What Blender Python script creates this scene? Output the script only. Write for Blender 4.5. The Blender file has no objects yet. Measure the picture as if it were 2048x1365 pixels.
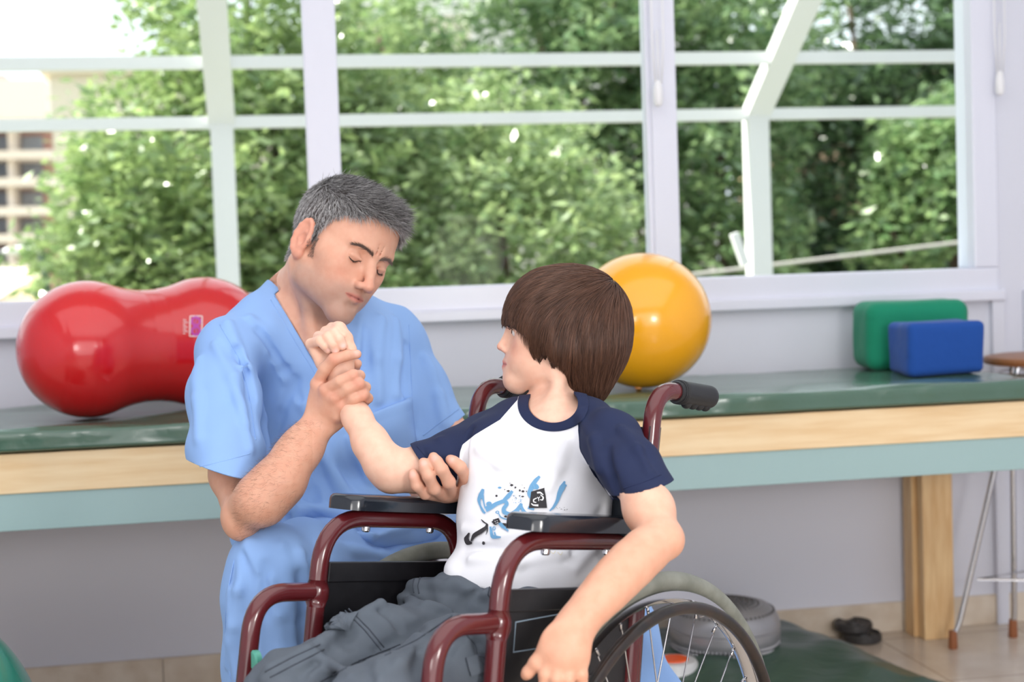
import bpy, bmesh, math, random
import numpy as np
from mathutils import Vector, Matrix
C = bpy.context.scene
COL = C.collection
rng = np.random.default_rng(7)
random.seed(7)

# ------------------------------------------------------------------ camera
FPX = 2844.0
CAM = np.array([0.0, 0.0, 1.03])
PITCH, ROLL, YAW = math.radians(2.75), math.radians(-1.936), math.radians(9.69)
Fv = np.array([math.sin(YAW)*math.cos(PITCH), math.cos(YAW)*math.cos(PITCH), -math.sin(PITCH)])
R0 = np.array([math.cos(YAW), -math.sin(YAW), 0.0]); U0 = np.cross(R0, Fv)
Rv = R0*math.cos(ROLL) + U0*math.sin(ROLL); Uv = U0*math.cos(ROLL) - R0*math.sin(ROLL)
Vv = -Fv
cd = bpy.data.cameras.new('camera'); cam = bpy.data.objects.new('camera', cd); COL.objects.link(cam)
cd.sensor_width = 36.0; cd.lens = FPX/2048*36.0
cam.matrix_world = Matrix(((Rv[0], Uv[0], Vv[0], CAM[0]), (Rv[1], Uv[1], Vv[1], CAM[1]), (Rv[2], Uv[2], Vv[2], CAM[2]), (0, 0, 0, 1)))
cd.dof.use_dof = True; cd.dof.focus_distance = 2.1; cd.dof.aperture_fstop = 4.0; cd.clip_start = 0.05
C.camera = cam
C.view_settings.view_transform = 'Standard'; C.view_settings.look = 'None'
C.view_settings.gamma = 1.0; C.view_settings.exposure = -0.02; C.view_settings.use_curve_mapping = False

# ------------------------------------------------------------------ light
w = bpy.data.worlds.new('sky'); C.world = w; w.use_nodes = True
bg = w.node_tree.nodes['Background']; bg.inputs[0].default_value = (0.86, 0.93, 1.0, 1); bg.inputs[1].default_value = 1.9
def lamp(name, kind, energy, loc, target=None, direction=None, size=0.5, size_y=None, color=(1, 1, 1), shape='DISK'):
    l = bpy.data.lights.new(name, kind); l.energy = energy; l.color = color
    if kind == 'AREA':
        l.shape = shape; l.size = size
        if size_y: l.size_y = size_y
    if kind == 'SUN': l.angle = math.radians(0.6)
    o = bpy.data.objects.new(name, l); COL.objects.link(o); o.location = loc
    d = Vector(direction) if direction is not None else Vector(target) - Vector(loc)
    o.rotation_euler = d.to_track_quat('-Z', 'Y').to_euler()
    return o
lamp('sun', 'SUN', 13.0, (0, 0, 8), direction=(0.62, -0.07, -0.77), color=(1.0, 0.95, 0.86))
lamp('flash_umbrella', 'AREA', 19.0, (1.10, -0.35, 1.15), target=(0.5, 2.4, 0.8), size=0.42, color=(1, 0.97, 0.93))
lamp('flash_umbrella', 'AREA', 11.0, (-1.15, -0.45, 1.25), target=(0.2, 2.4, 0.8), size=0.6, color=(1, 0.97, 0.94))
lamp('overhead_fill', 'AREA', 54.0, (0.3, 1.0, 2.70), direction=(0, 0, -1), size=4.2, size_y=3.6, shape='RECTANGLE', color=(0.92, 0.95, 1.0))  # added overhead fill panel for soft ambient light, not a known fitting

lamp('front_fill', 'AREA', 46.0, (0.3, -1.7, 1.25), direction=(0.05, 1, -0.02), size=3.4, size_y=1.9, shape='RECTANGLE', color=(1.0, 0.98, 0.96))  # added broad fill light near the rear wall, brightens the room evenly

# ------------------------------------------------------------------ helpers
def P(px, py, d):
    return CAM + Fv*d + Rv*((px-1024.0)*d/FPX) - Uv*((py-682.5)*d/FPX)
def ray_dir(px, py):
    return Fv + Rv*((px-1024.0)/FPX) - Uv*((py-682.5)/FPX)
def onY(px, py, Y):
    r = ray_dir(px, py); return CAM + r*(Y/r[1])
def onZ(px, py, z):
    r = ray_dir(px, py); return CAM + r*((z-CAM[2])/r[2])
def unit(v):
    v = np.asarray(v, float); return v/np.linalg.norm(v)
def lin(c):
    return tuple(((x/255.0)/12.92 if x/255.0 <= 0.04045 else ((x/255.0+0.055)/1.055)**2.4) for x in c)
def mat(name, rgb, rough=0.5, metal=0.0, noise=None, bump=None, coat=0.0, sss=0.0, spec=0.5, sheen=0.0, attr=None, trans=0.0):
    """rgb in sRGB 0-255. noise=(scale, amount, rgb2) ; bump=(scale, strength, distance)"""
    m = bpy.data.materials.new(name); m.use_nodes = True
    nt = m.node_tree; b = nt.nodes['Principled BSDF']; L = nt.links
    col = lin(rgb) + (1,)
    b.inputs['Base Color'].default_value = col
    b.inputs['Roughness'].default_value = rough; b.inputs['Metallic'].default_value = metal
    b.inputs['Specular IOR Level'].default_value = spec
    b.inputs['Coat Weight'].default_value = coat; b.inputs['Coat Roughness'].default_value = 0.08
    if sheen: b.inputs['Sheen Weight'].default_value = sheen; b.inputs['Sheen Roughness'].default_value = 0.5
    if sss:
        b.inputs['Subsurface Weight'].default_value = sss; b.inputs['Subsurface Radius'].default_value = (1.0, 0.35, 0.2); b.inputs['Subsurface Scale'].default_value = 0.008
    if trans: b.inputs['Transmission Weight'].default_value = trans
    src = None
    tc = nt.nodes.new('ShaderNodeTexCoord')
    if attr:
        a = nt.nodes.new('ShaderNodeAttribute'); a.attribute_name = attr; src = a.outputs['Color']
    if noise:
        n = nt.nodes.new('ShaderNodeTexNoise'); n.inputs['Scale'].default_value = noise[0]; n.inputs['Detail'].default_value = 5
        if len(noise) > 3:
            mp = nt.nodes.new('ShaderNodeMapping'); mp.inputs['Scale'].default_value = noise[3]
            L.new(tc.outputs['Object'], mp.inputs[0]); L.new(mp.outputs[0], n.inputs['Vector'])
        else: L.new(tc.outputs['Object'], n.inputs['Vector'])
        mx = nt.nodes.new('ShaderNodeMix'); mx.data_type = 'RGBA'
        rp = nt.nodes.new('ShaderNodeMapRange'); rp.inputs[1].default_value = 0.35; rp.inputs[2].default_value = 0.65; rp.inputs[4].default_value = noise[1]
        L.new(n.outputs[0], rp.inputs[0]); L.new(rp.outputs[0], mx.inputs[0])
        if src: L.new(src, mx.inputs[6])
        else: mx.inputs[6].default_value = col
        if attr: mx.blend_type = 'MULTIPLY'
        mx.inputs[7].default_value = lin(noise[2]) + (1,)
        src = mx.outputs[2]
    if src: L.new(src, b.inputs['Base Color'])
    if bump:
        n2 = nt.nodes.new('ShaderNodeTexNoise'); n2.inputs['Scale'].default_value = bump[0]; n2.inputs['Detail'].default_value = 4
        if len(bump) > 3:
            mp = nt.nodes.new('ShaderNodeMapping'); mp.inputs['Scale'].default_value = bump[3]
            L.new(tc.outputs['Object'], mp.inputs[0]); L.new(mp.outputs[0], n2.inputs['Vector'])
        else: L.new(tc.outputs['Object'], n2.inputs['Vector'])
        bp = nt.nodes.new('ShaderNodeBump'); bp.inputs['Strength'].default_value = bump[1]; bp.inputs['Distance'].default_value = bump[2]
        L.new(n2.outputs[0], bp.inputs['Height']); L.new(bp.outputs[0], b.inputs['Normal'])
    return m
WL = {}
def wl(o): return WL.get(o.name, np.zeros(3)) if o is not None else np.zeros(3)
def root(name, loc, label, cat, group=None):
    o = bpy.data.objects.new(name, None); COL.objects.link(o); o.location = loc; o.empty_display_size = 0.05
    WL[o.name] = np.array(loc, float); return tag(o, label, cat, group)
def tag(o, label=None, cat=None, group=None, kind=None):
    if label: o['label'] = label
    if cat: o['category'] = cat
    if group: o['group'] = group
    if kind: o['kind'] = kind
    return o
def mesh_obj(name, V, Fc, m, parent=None, smooth=True, colors=None, attrs=None, origin=None):
    V = np.asarray(V, float)
    pl = wl(parent)
    o0 = np.array(origin, float) if origin is not None else (pl if parent is not None else np.zeros(3))
    me = bpy.data.meshes.new(name)
    if isinstance(Fc, np.ndarray):
        nf, k = Fc.shape
        me.vertices.add(len(V)); me.vertices.foreach_set('co', (V-o0).astype(np.float32).ravel())
        me.loops.add(nf*k); me.loops.foreach_set('vertex_index', Fc.astype(np.int32).ravel())
        me.polygons.add(nf); me.polygons.foreach_set('loop_start', np.arange(0, nf*k, k, dtype=np.int32))
        try: me.polygons.foreach_set('loop_total', np.full(nf, k, dtype=np.int32))
        except Exception: pass
        me.update(calc_edges=True); me.validate()
    else:
        me.from_pydata([tuple(v) for v in (V-o0)], [], [tuple(int(i) for i in f) for f in Fc]); me.update()
    if smooth: me.polygons.foreach_set('use_smooth', np.ones(len(me.polygons), dtype=bool))
    if colors is not None:
        ca = me.color_attributes.new('Col', 'FLOAT_COLOR', 'POINT')
        c4 = np.ones((len(V), 4), np.float32); c4[:, :3] = colors; ca.data.foreach_set('color', c4.ravel())
    if attrs:
        for k, a in attrs.items():
            at = me.attributes.new(k, 'FLOAT', 'POINT'); at.data.foreach_set('value', np.asarray(a, np.float32))
    for mm in (m if isinstance(m, (list, tuple)) else [m]): me.materials.append(mm)
    o = bpy.data.objects.new(name, me); COL.objects.link(o)
    if parent is not None:
        o.parent = parent; o.location = tuple(o0 - pl)
    else: o.location = tuple(o0)
    WL[o.name] = o0
    return o
class MB:
    def __init__(s): s.V = []; s.F = []
    def add(s, V, F):
        n = len(s.V); s.V += [np.asarray(v, float) for v in V]; s.F += [tuple(i+n for i in f) for f in F]
    def box(s, lo, hi, bevel=0.0, seg=2, A=None):
        lo = np.minimum(lo, hi).astype(float); hi = np.maximum(np.asarray(lo), np.asarray(hi)).astype(float)
        bm = bmesh.new(); bmesh.ops.create_cube(bm, size=1.0)
        for v in bm.verts: v.co = Vector([(lo[i]+hi[i])/2 + v.co[i]*(hi[i]-lo[i]) for i in range(3)])
        if bevel: bmesh.ops.bevel(bm, geom=bm.edges[:], offset=bevel, segments=seg, profile=0.5, affect='EDGES')
        s.bm(bm, A)
    def bm(s, bm, A=None):
        bm.verts.index_update()
        V = [np.array(v.co) for v in bm.verts]
        if A is not None: V = [A(v) for v in V]
        s.add(V, [[v.index for v in f.verts] for f in bm.faces]); bm.free()
    def tube(s, pts, r, seg=14, closed=False, cap=True):
        pts = [np.asarray(p, float) for p in pts]; n = len(pts)
        rr = r if isinstance(r, (list, tuple, np.ndarray)) else [r]*n
        T = [unit((pts[(i+1) % n] if closed or i+1 < n else pts[i]) - (pts[i-1] if closed or i > 0 else pts[i])) for i in range(n)]
        a = np.array([0, 0, 1.0]) if abs(T[0][2]) < 0.9 else np.array([1.0, 0, 0])
        N = unit(np.cross(T[0], a)); V = []
        for i in range(n):
            N = unit(N - T[i]*np.dot(N, T[i])); B = np.cross(T[i], N)
            for k in range(seg):
                t = 2*math.pi*k/seg; V.append(pts[i] + (N*math.cos(t) + B*math.sin(t))*rr[i])
        F = []
        for i in range(n if closed else n-1):
            j = (i+1) % n
            for k in range(seg):
                k2 = (k+1) % seg; F.append((i*seg+k, i*seg+k2, j*seg+k2, j*seg+k))
        if cap and not closed: F += [tuple(range(seg))[::-1], tuple((n-1)*seg+k for k in range(seg))]
        s.add(V, F)
    def ring(s, c, axis, rad, prof, n=96):
        """revolve: prof list of (radial, axial) closed loop"""
        axis = unit(axis); a = np.array([0, 0, 1.0]) if abs(axis[2]) < 0.9 else np.array([1.0, 0, 0])
        X = unit(np.cross(axis, a)); Y = np.cross(axis, X); V = []; m = len(prof)
        for i in range(n):
            t = 2*math.pi*i/n; e = X*math.cos(t) + Y*math.sin(t)
            for (pr, pa) in prof: V.append(c + e*(rad+pr) + axis*pa)
        F = [(i*m+k, ((i+1) % n)*m+k, ((i+1) % n)*m+(k+1) % m, i*m+(k+1) % m) for i in range(n) for k in range(m)]
        s.add(V, F)
    def lathe(s, c, axis, prof, n=64):
        axis = unit(axis); a = np.array([0, 0, 1.0]) if abs(axis[2]) < 0.9 else np.array([1.0, 0, 0])
        X = unit(np.cross(axis, a)); Y = np.cross(axis, X); V = []; m = len(prof)
        for i in range(n):
            t = 2*math.pi*i/n; e = X*math.cos(t) + Y*math.sin(t)
            for (pr, pa) in prof: V.append(c + e*pr + axis*pa)
        F = [(i*m+k, ((i+1) % n)*m+k, ((i+1) % n)*m+k+1, i*m+k+1) for i in range(n) for k in range(m-1)]
        if prof[0][0] > 1e-6: F.append(tuple(i*m for i in range(n)))
        if prof[-1][0] > 1e-6: F.append(tuple(i*m+m-1 for i in range(n))[::-1])
        s.add(V, F)
    def sphere(s, c, r, A=None, seg=16, rings=10):
        bm = bmesh.new(); bmesh.ops.create_uvsphere(bm, u_segments=seg, v_segments=rings, radius=1.0)
        s.bm(bm, lambda v: np.asarray(c) + (np.asarray(r)*v if A is None else A(v*r)))
    def build(s, name, m, parent=None, smooth=False, **k):
        o = mesh_obj(name, np.array(s.V), s.F, m, parent, smooth, **k)
        if smooth == 'auto':
            me = o.data
            me.polygons.foreach_set('use_smooth', np.ones(len(me.polygons), dtype=bool))
            bm = bmesh.new(); bm.from_mesh(me)
            for e in bm.edges:
                if len(e.link_faces) == 2 and e.calc_face_angle(0) > math.radians(38): e.smooth = False
            bm.to_mesh(me); bm.free()
        return o
def fillet(pts, rad, n=8):
    """polyline with rounded corners"""
    pts = [np.asarray(p, float) for p in pts]; out = [pts[0]]
    for i in range(1, len(pts)-1):
        a, b, c = pts[i-1], pts[i], pts[i+1]
        u, v = unit(a-b), unit(c-b); r = min(rad, 0.49*np.linalg.norm(a-b), 0.49*np.linalg.norm(c-b))
        p0, p1 = b+u*r, b+v*r
        for k in range(n+1):
            t = k/n; out.append((1-t)**2*p0 + 2*t*(1-t)*b + t*t*p1)
    out.append(pts[-1]); return out

#@@ROOM
# ------------------------------------------------------------------ materials of the room
M = {}
M['wall'] = mat('wall_paint', (218, 220, 231), 0.6, bump=(60, 0.04, 0.002))
M['ceil'] = mat('ceiling_paint', (235, 235, 235), 0.7)
M['frame'] = mat('window_frame_white', (226, 228, 240), 0.28)
M['outer'] = mat('outer_frame_white', (222, 224, 222), 0.5)
M['stone'] = mat('baseboard_stone', (224, 212, 196), 0.35, noise=(14, 1.0, (206, 190, 170)))
M['green_vinyl'] = mat('green_vinyl', (76, 106, 90), 0.26, coat=.35, bump=(9, 0.35, 0.02))
M['floor_mat'] = mat('dark_green_vinyl', (58, 80, 68), 0.33, bump=(7, 0.3, 0.02, (1, 3, 1)))
M['pine'] = mat('pine_wood', (244, 218, 176), 0.42, noise=(5, 1.0, (232, 198, 150), (1, 1, 12)))
M['pine_v'] = mat('pine_wood_upright', (236, 202, 152), 0.42, noise=(7, 1.0, (218, 176, 124), (9, 9, 1)))
M['teal'] = mat('pale_teal_laminate', (160, 188, 188), 0.35)
M['steel'] = mat('chrome', (205, 205, 208), 0.16, metal=1.0)
M['rubber_brown'] = mat('brown_rubber', (150, 92, 58), 0.5)
M['seatwood'] = mat('stool_wood', (150, 96, 58), 0.4)
D_W = 3.68
def tiles_mat():
    m = mat('floor_tile', (208, 195, 180), 0.22, noise=(6, 1.0, (194, 178, 160)))
    nt = m.node_tree; b = nt.nodes['Principled BSDF']; src = b.inputs['Base Color'].links[0].from_socket
    br = nt.nodes.new('ShaderNodeTexBrick'); br.offset = 0.0; br.inputs['Scale'].default_value = 1.0
    br.inputs['Mortar Size'].default_value = 0.0025; br.inputs['Brick Width'].default_value = 0.4; br.inputs['Row Height'].default_value = 0.4
    br.inputs['Mortar'].default_value = lin((160, 144, 126)) + (1,)
    tc = nt.nodes.new('ShaderNodeTexCoord'); nt.links.new(tc.outputs['Object'], br.inputs['Vector'])
    nt.links.new(src, br.inputs['Color1']); nt.links.new(src, br.inputs['Color2']); nt.links.new(br.outputs['Color'], b.inputs['Base Color'])
    return m
M['tile'] = tiles_mat()
XL, XR, YB, ZC = -2.3, 2.75, -1.9, 2.75
b = MB(); b.box((XL-.1, YB-.1, -.12), (XR+.1, D_W+.25, 0)); tag(b.build('floor', M['tile']), kind='structure')
b = MB(); b.box((XL-.1, YB-.1, ZC), (XR+.1, D_W+.25, ZC+.15)); tag(b.build('ceiling', M['ceil']), kind='structure')
WZ = 0.935   # bottom of the window opening
WX0, WX1, WTOP = -1.55, onY(1992, 400, D_W)[0], 2.45
b = MB()
b.box((XL, D_W, 0), (XR, D_W+.2, WZ)); b.box((XL, D_W, WTOP), (XR, D_W+.2, ZC)); b.box((XL, D_W, WZ), (WX0, D_W+.2, WTOP)); b.box((WX1, D_W, WZ), (XR, D_W+.2, WTOP))
tag(b.build('wall_back', M['wall']), kind='structure')
for nm, lo, hi in (('wall_left', (XL-.12, YB, 0), (XL, D_W+.2, ZC)), ('wall_right', (XR, YB, 0), (XR+.12, D_W+.2, ZC)), ('wall_front', (XL, YB-.12, 0), (XR, YB, ZC))):
    b = MB(); b.box(lo, hi); tag(b.build(nm, M['wall']), kind='structure')
b = MB(); px = onY(1985, 1000, D_W)[0]; b.box((px, D_W-.02, 0), (px+.035, D_W+.01, WZ-.002)); b.box((px+.10, D_W-.02, 0), (XR, D_W+.01, WZ-.002)); tag(b.build('wall_pilaster', M['wall']), kind='structure')
b = MB(); x = XL
while x < XR: b.box((x+.0008, D_W-.012, 0), (min(x+.4, XR)-.0008, D_W+.001, .082), 0.0015, 1); x += .4
tag(b.build('baseboard_back', M['stone']), kind='structure')

b = MB()
for lo, hi in (((-11, D_W+.01, -3.1), (11, D_W+.2, -.13)), ((-11, D_W+.01, ZC+.16), (11, D_W+.2, 7)), ((-11, D_W+.01, -.13), (XL-.13, D_W+.2, ZC+.16)), ((XR+.13, D_W+.01, -.13), (11, D_W+.2, ZC+.16))): b.box(lo, hi)
tag(b.build('wall_sky_block', M['wall']), kind='structure')  # unseen outer wall mass, added to block sky light on the veranda posts
# window: outer frame, mullions, glass
def glass_mat():
    m = bpy.data.materials.new('window_glass'); m.use_nodes = True; nt = m.node_tree; nt.nodes.clear()
    o = nt.nodes.new('ShaderNodeOutputMaterial'); mx = nt.nodes.new('ShaderNodeMixShader'); t = nt.nodes.new('ShaderNodeBsdfTransparent'); g = nt.nodes.new('ShaderNodeBsdfGlossy')
    g.inputs['Roughness'].default_value = 0.01; t.inputs[0].default_value = (.96, .98, .97, 1)
    f = nt.nodes.new('ShaderNodeFresnel'); f.inputs[0].default_value = 1.06
    nt.links.new(f.outputs[0], mx.inputs[0]); nt.links.new(t.outputs[0], mx.inputs[1]); nt.links.new(g.outputs[0], mx.inputs[2]); nt.links.new(mx.outputs[0], o.inputs[0])
    return m
M['glass'] = glass_mat()
gz = onY(1490, 552, D_W)[2]                                     # bottom of the glass
jx = onY(1944, 400, D_W)[0]
m1a, m1b = onY(608, 150, D_W)[0], onY(675, 150, D_W)[0]
m2a, m2b = onY(1296, 300, D_W)[0], onY(1355, 300, D_W)[0]
b = MB()
b.box((WX0, D_W-.012, WZ), (WX1, D_W+.09, gz), .006); b.box((WX0, D_W-.012, WTOP-.06), (WX1, D_W+.09, WTOP), .006)
b.box((jx, D_W-.0115, gz), (WX1, D_W+.089, WTOP-.06), .004); b.box((WX0, D_W-.0115, gz), (WX0+.06, D_W+.089, WTOP-.06), .004)
fr = tag(b.build('window_1', M['frame'], smooth=False), kind='structure')
b = MB(); b.box((WX0, D_W-.028, WZ-.028), (WX1+.012, D_W+.001, WZ+.004), .006, 3); b.build('window_sill', M['frame'], fr, smooth=False)
b = MB()
b.box((m1a, D_W-.006, gz-.004), (m1b, D_W+.05, WTOP-.05), .004); b.build('mullion', M['frame'], fr)
b = MB()
b.box((m2a+.012, D_W-.006, gz-.004), (m2b, D_W+.05, WTOP-.05), .004); b.box((m2a, D_W+.004, gz-.003), (m2a+.015, D_W+.05, WTOP-.05), .003); b.build('mullion', M['frame'], fr)
gz0 = gz-.002
for xa, xb in ((WX0+.05, m1a+.01), (m1b-.01, m2a+.01), (m2b-.01, jx+.01)):
    b = MB(); b.box((xa, D_W+.028, gz0), (xb, D_W+.031, WTOP-.05)); b.build('glass_pane', M['glass'], fr)
M['cord'] = mat('white_plastic', (238, 238, 240), 0.4)
for i, (px, py0, py1, lab) in enumerate(((1317, 160, 214, 'white blind cord weight hanging in front of the middle window mullion'), (2000, 142, 192, 'white blind cord weight hanging beside the right window jamb'))):
    p0, p1 = onY(px, py0, D_W-.04), onY(px, py1, D_W-.04); zt = WTOP+.05
    r = root('blind_cord', tuple(p1), lab, 'blind cord')
    b = MB(); L = p0[2]-p1[2]
    b.lathe(p1, (0, 0, 1), [(0, 0), (.008, .003), (.0125, .012), (.0125, L*.6), (.009, L-.008), (.004, L), (0, L)], 20); b.build('weight', M['cord'], r, smooth='auto')
    b = MB(); b.tube([p0+[-.008, 0, -.01], p0+[-.014, 0, .1], (p0[0]-.012, p0[1], zt)], .0022, 6); b.tube([p0+[.008, 0, -.01], p0+[.016, 0, .1], (p0[0]+.018, p0[1], zt)], .0022, 6)
    b.tube([p0+[.0, 0, -.01], p0+[.0, 0, .13]], .0022, 6); b.build('cord', M['cord'], r, smooth=True)
b = MB(); b.box((WX0-.05, D_W-.075, WTOP+.03), (WX1+.1, D_W-.012, WTOP+.1), .01); tag(b.build('trim_1', M['frame']), kind='structure')

# ------------------------------------------------------------------ the veranda frame outside
r = root('veranda_frame', (0, 5.6, -3.0), 'white metal veranda frame outside the window, posts with slanting rafters', 'frame')
YE = 5.6
ze = onY(1000, 238, YE)[2]
def outer_bar(a, c, wx, wz, nm):
    a, c = np.asarray(a, float), np.asarray(c, float); t = unit(c-a); X = np.array([1.0, 0, 0]) if abs(t[0]) < .5 else np.array([0, 1.0, 0])
    N = np.cross(t, X); N = unit(N); X = np.cross(N, t)
    Vs = []
    for e in (a, c):
        for sx, sn in ((-1, -1), (1, -1), (1, 1), (-1, 1)): Vs.append(e + X*sx*wx/2 + N*sn*wz/2)
    b = MB(); b.add(Vs, [(0, 1, 2, 3)[::-1], (4, 5, 6, 7), (0, 1, 5, 4), (1, 2, 6, 5), (2, 3, 7, 6), (3, 0, 4, 7)]); return b.build(nm, M['outer'], r)
xs = [onY(450, 400, YE)[0], onY(1515, 400, YE)[0]]
slope = 0.62
for x in xs + [xs[0]-2.09, xs[1]+2.09]:
    outer_bar((x, YE, -3.0), (x, YE, ze), .085, .085, 'post')
    outer_bar((x, YE, ze), (x, D_W+.22, ze+slope*(YE-D_W-.22)), .10, .06, 'rafter')
outer_bar((xs[0]-3, YE-.02, ze), (xs[1]+3, YE-.02, ze), .04, .045, 'rail')
ym = YE-.30; outer_bar((xs[0]-3, ym, ze+slope*.30+.0), (xs[1]+3, ym, ze+slope*.30), .035, .045, 'rail')
a = onY(1914, 300, 4.15); c = onY(1940, 300, 4.15); b = MB(); b.box((a[0], 4.1, -.5), (c[0], 4.15, 2.6)); b.build('post', M['outer'], r)
a = onY(1468, 467, 5.3); c = onY(1490, 530, 5.3); outer_bar(a, c, .03, .03, 'stay_bar')

# ------------------------------------------------------------------ outdoors
M['soil'] = mat('ground', (150, 145, 130), 0.9, noise=(.7, 1, (110, 120, 90)))
b = MB(); b.box((-60, 4.2, -3.2), (60, 80, -3.0)); tag(b.build('ground', M['soil']), kind='structure')
def leaf_mat(name, c1):
    m = mat(name, c1, 0.27, attr='Col', spec=1.0)
    nt = m.node_tree; p = nt.nodes['Principled BSDF']; o = nt.nodes['Material Output']
    t = nt.nodes.new('ShaderNodeBsdfTranslucent'); mx = nt.nodes.new('ShaderNodeMixShader'); mx.inputs[0].default_value = .38
    a = [n for n in nt.nodes if n.type == 'ATTRIBUTE'][0]; nt.links.new(a.outputs['Color'], t.inputs[0])
    nt.links.new(p.outputs[0], mx.inputs[1]); nt.links.new(t.outputs[0], mx.inputs[2]); nt.links.new(mx.outputs[0], o.inputs[0]); return m
M['leaf'] = leaf_mat('leaves', (110, 160, 80)); M['bark'] = mat('bark', (96, 78, 66), 0.9, noise=(12, 1, (70, 58, 48)))
def tree(label, base, blobs, n, size, c1, c2, seed):
    """blobs: (centre, radii). leaf mesh with small kinked quads gathered in twig clusters"""
    g = np.random.default_rng(seed)
    r = root('tree', tuple(base), label, 'tree')
    vol = np.array([rr[0]*rr[1]*rr[2] for _, rr in blobs])**.66; cnt = (n*vol/vol.sum()).astype(int)
    pts = []
    for (c, rr), k in zip(blobs, cnt):
        kt = max(6, k//30)
        d = g.normal(size=(kt, 3)); d /= np.linalg.norm(d, axis=1)[:, None]
        tw = np.array(c) + d*np.array(rr)*(g.uniform(.35, 1, (kt, 1))**.5)
        pts.append((tw[:, None, :] + g.normal(size=(kt, 30, 3))*0.085).reshape(-1, 3))
    p = np.concatenate(pts); N = len(p)
    a = g.normal(size=(N, 3)); a[:, 2] *= .5; a /= np.linalg.norm(a, axis=1)[:, None]
    bb = np.cross(a, g.normal(size=(N, 3))); bb /= np.linalg.norm(bb, axis=1)[:, None]
    nn = np.cross(a, bb); s = size*g.uniform(.6, 1.3, (N, 1))
    V = np.stack([p - a*s, p + bb*s*.42 + nn*s*.12, p + a*s, p - bb*s*.42 + nn*s*.12], 1).reshape(-1, 3)
    Fq = np.arange(4*N).reshape(N, 4)
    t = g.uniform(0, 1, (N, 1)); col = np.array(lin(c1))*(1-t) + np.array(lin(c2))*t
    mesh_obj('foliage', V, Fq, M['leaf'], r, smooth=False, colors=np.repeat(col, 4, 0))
    b = MB(); base = np.array(base, float); top = np.mean([np.array(c) for c, _ in blobs], 0)
    b.tube([base, base*.6+top*.4+[.1, 0, 0], top], [.16, .12, .07], 10)
    for c, rr in blobs:
        mid = base*.45 + np.array(c)*.55 + [0, 0, -.3]; b.tube([base*.6+top*.4+[.1, 0, 0], mid, np.array(c)+[0, 0, rr[2]*.4]], [.08, .05, .02], 8)
    b.build('trunk', M['bark'], r, smooth=True)
def PD(px, py, Y): return tuple(onY(px, py, Y))
G1, G2 = (112, 140, 90), (176, 196, 130)
tree('leafy green tree outside the left window bay', (-.4, 9.2, -3), [(PD(410, 330, 9), (.86, .8, .95)), (PD(290, 470, 9), (.58, .6, .6)), (PD(500, 90, 9.3), (.75, .8, .8)), (PD(215, 320, 9.2), (.28, .4, .42)), (PD(560, 350, 9.2), (.9, .8, 1.1)), (PD(150, 560, 9), (.3, .4, .4)), (PD(430, 560, 9), (.9, .6, .5))], 22000, .048, G1, G2, 1)
tree('bright green tree outside the centre window bay', (2.0, 9.6, -3), [(PD(800, 430, 9.5), (1.0, .8, .9)), (PD(1000, 480, 9.2), (1.0, .8, .7)), (PD(760, 560, 9), (.9, .6, .4)), (PD(720, 260, 9.8), (.5, .6, .5)), (PD(960, 300, 9.9), (.8, .7, .5)), (PD(760, 130, 10.3), (.5, .4, .5))], 22000, .048, G1, (186, 204, 146), 2)
tree('tall leafy tree spreading behind the middle mullion', (4.1, 11.2, -3), [(PD(1150, 250, 11), (1.4, .9, 1.1)), (PD(1250, 430, 11), (1.1, .9, 1.0)), (PD(1050, 60, 11.2), (1.5, .9, .8)), (PD(1400, 60, 11), (1.3, .9, .8)), (PD(1430, 300, 10.8), (.8, .8, 1.3)), (PD(1440, 520, 10.5), (.7, .7, .5)), (PD(1230, 90, 11), (1.0, .9, .8))], 26000, .055, (92, 124, 86), (156, 180, 126), 3)
tree('dark green tree outside the right window bay', (6.2, 12.4, -3), [(PD(1700, 90, 12), (1.6, .9, .9)), (PD(1850, 230, 12), (1.2, .9, .8)), (PD(1620, 330, 12), (.7, .7, .5)), (PD(1560, 200, 12.2), (.7, .7, .6)), (PD(1700, 400, 12.4), (.8, .5, .35)), (PD(1900, 60, 12), (1.0, .8, .9)), (PD(1580, 500, 12), (.4, .4, .3)), (PD(1760, 200, 12.3), (.8, .8, .5))], 20000, .055, (66, 92, 64), (108, 136, 92), 4)
tree('sunlit leafy branch tree at the right window jamb', (6.3, 9.9, -3), [(PD(1870, 340, 10), (.55, .5, .45)), (PD(1880, 440, 10), (.5, .5, .4)), (PD(1960, 300, 10), (.6, .5, .5)), (PD(1780, 470, 10), (.35, .3, .2))], 9000, .055, (96, 130, 84), (156, 180, 124), 5)
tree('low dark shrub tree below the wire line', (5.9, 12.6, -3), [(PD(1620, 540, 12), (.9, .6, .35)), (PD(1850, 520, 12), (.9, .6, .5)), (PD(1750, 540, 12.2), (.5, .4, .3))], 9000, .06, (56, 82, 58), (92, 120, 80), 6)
M['bwall'] = mat('ochre_wall', (196, 172, 146), 0.85, noise=(.8, 1, (170, 140, 112)))
b = MB(); b.box((5.2, 14.6, -3), (15, 15.2, 3.1)); tag(b.build('garden_wall', M['bwall']), 'brown garden wall behind the right hand trees', 'wall')
M['beige'] = mat('beige_render', (222, 212, 192), 0.8)
def house(label, name, Y, px0, px1, pyt, pyb, mwall):
    a, c = onY(px0, pyt, Y), onY(px1, pyt, Y); r = root(name, (a[0], Y, -3), label, 'building')
    b = MB(); b.box((a[0], Y, -3), (c[0], Y+5, a[2])); b.build('wall', mwall, r); return r, a, c
r, a, c = house('plain beige building behind the left tree', 'building', 17, 98, 560, 122, 0, M['beige'])
b = MB(); b.box((a[0]-.1, 16.9, a[2]-.15), (c[0]+.1, 22.1, a[2]+.02)); b.build('parapet', M['beige'], r)
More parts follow.
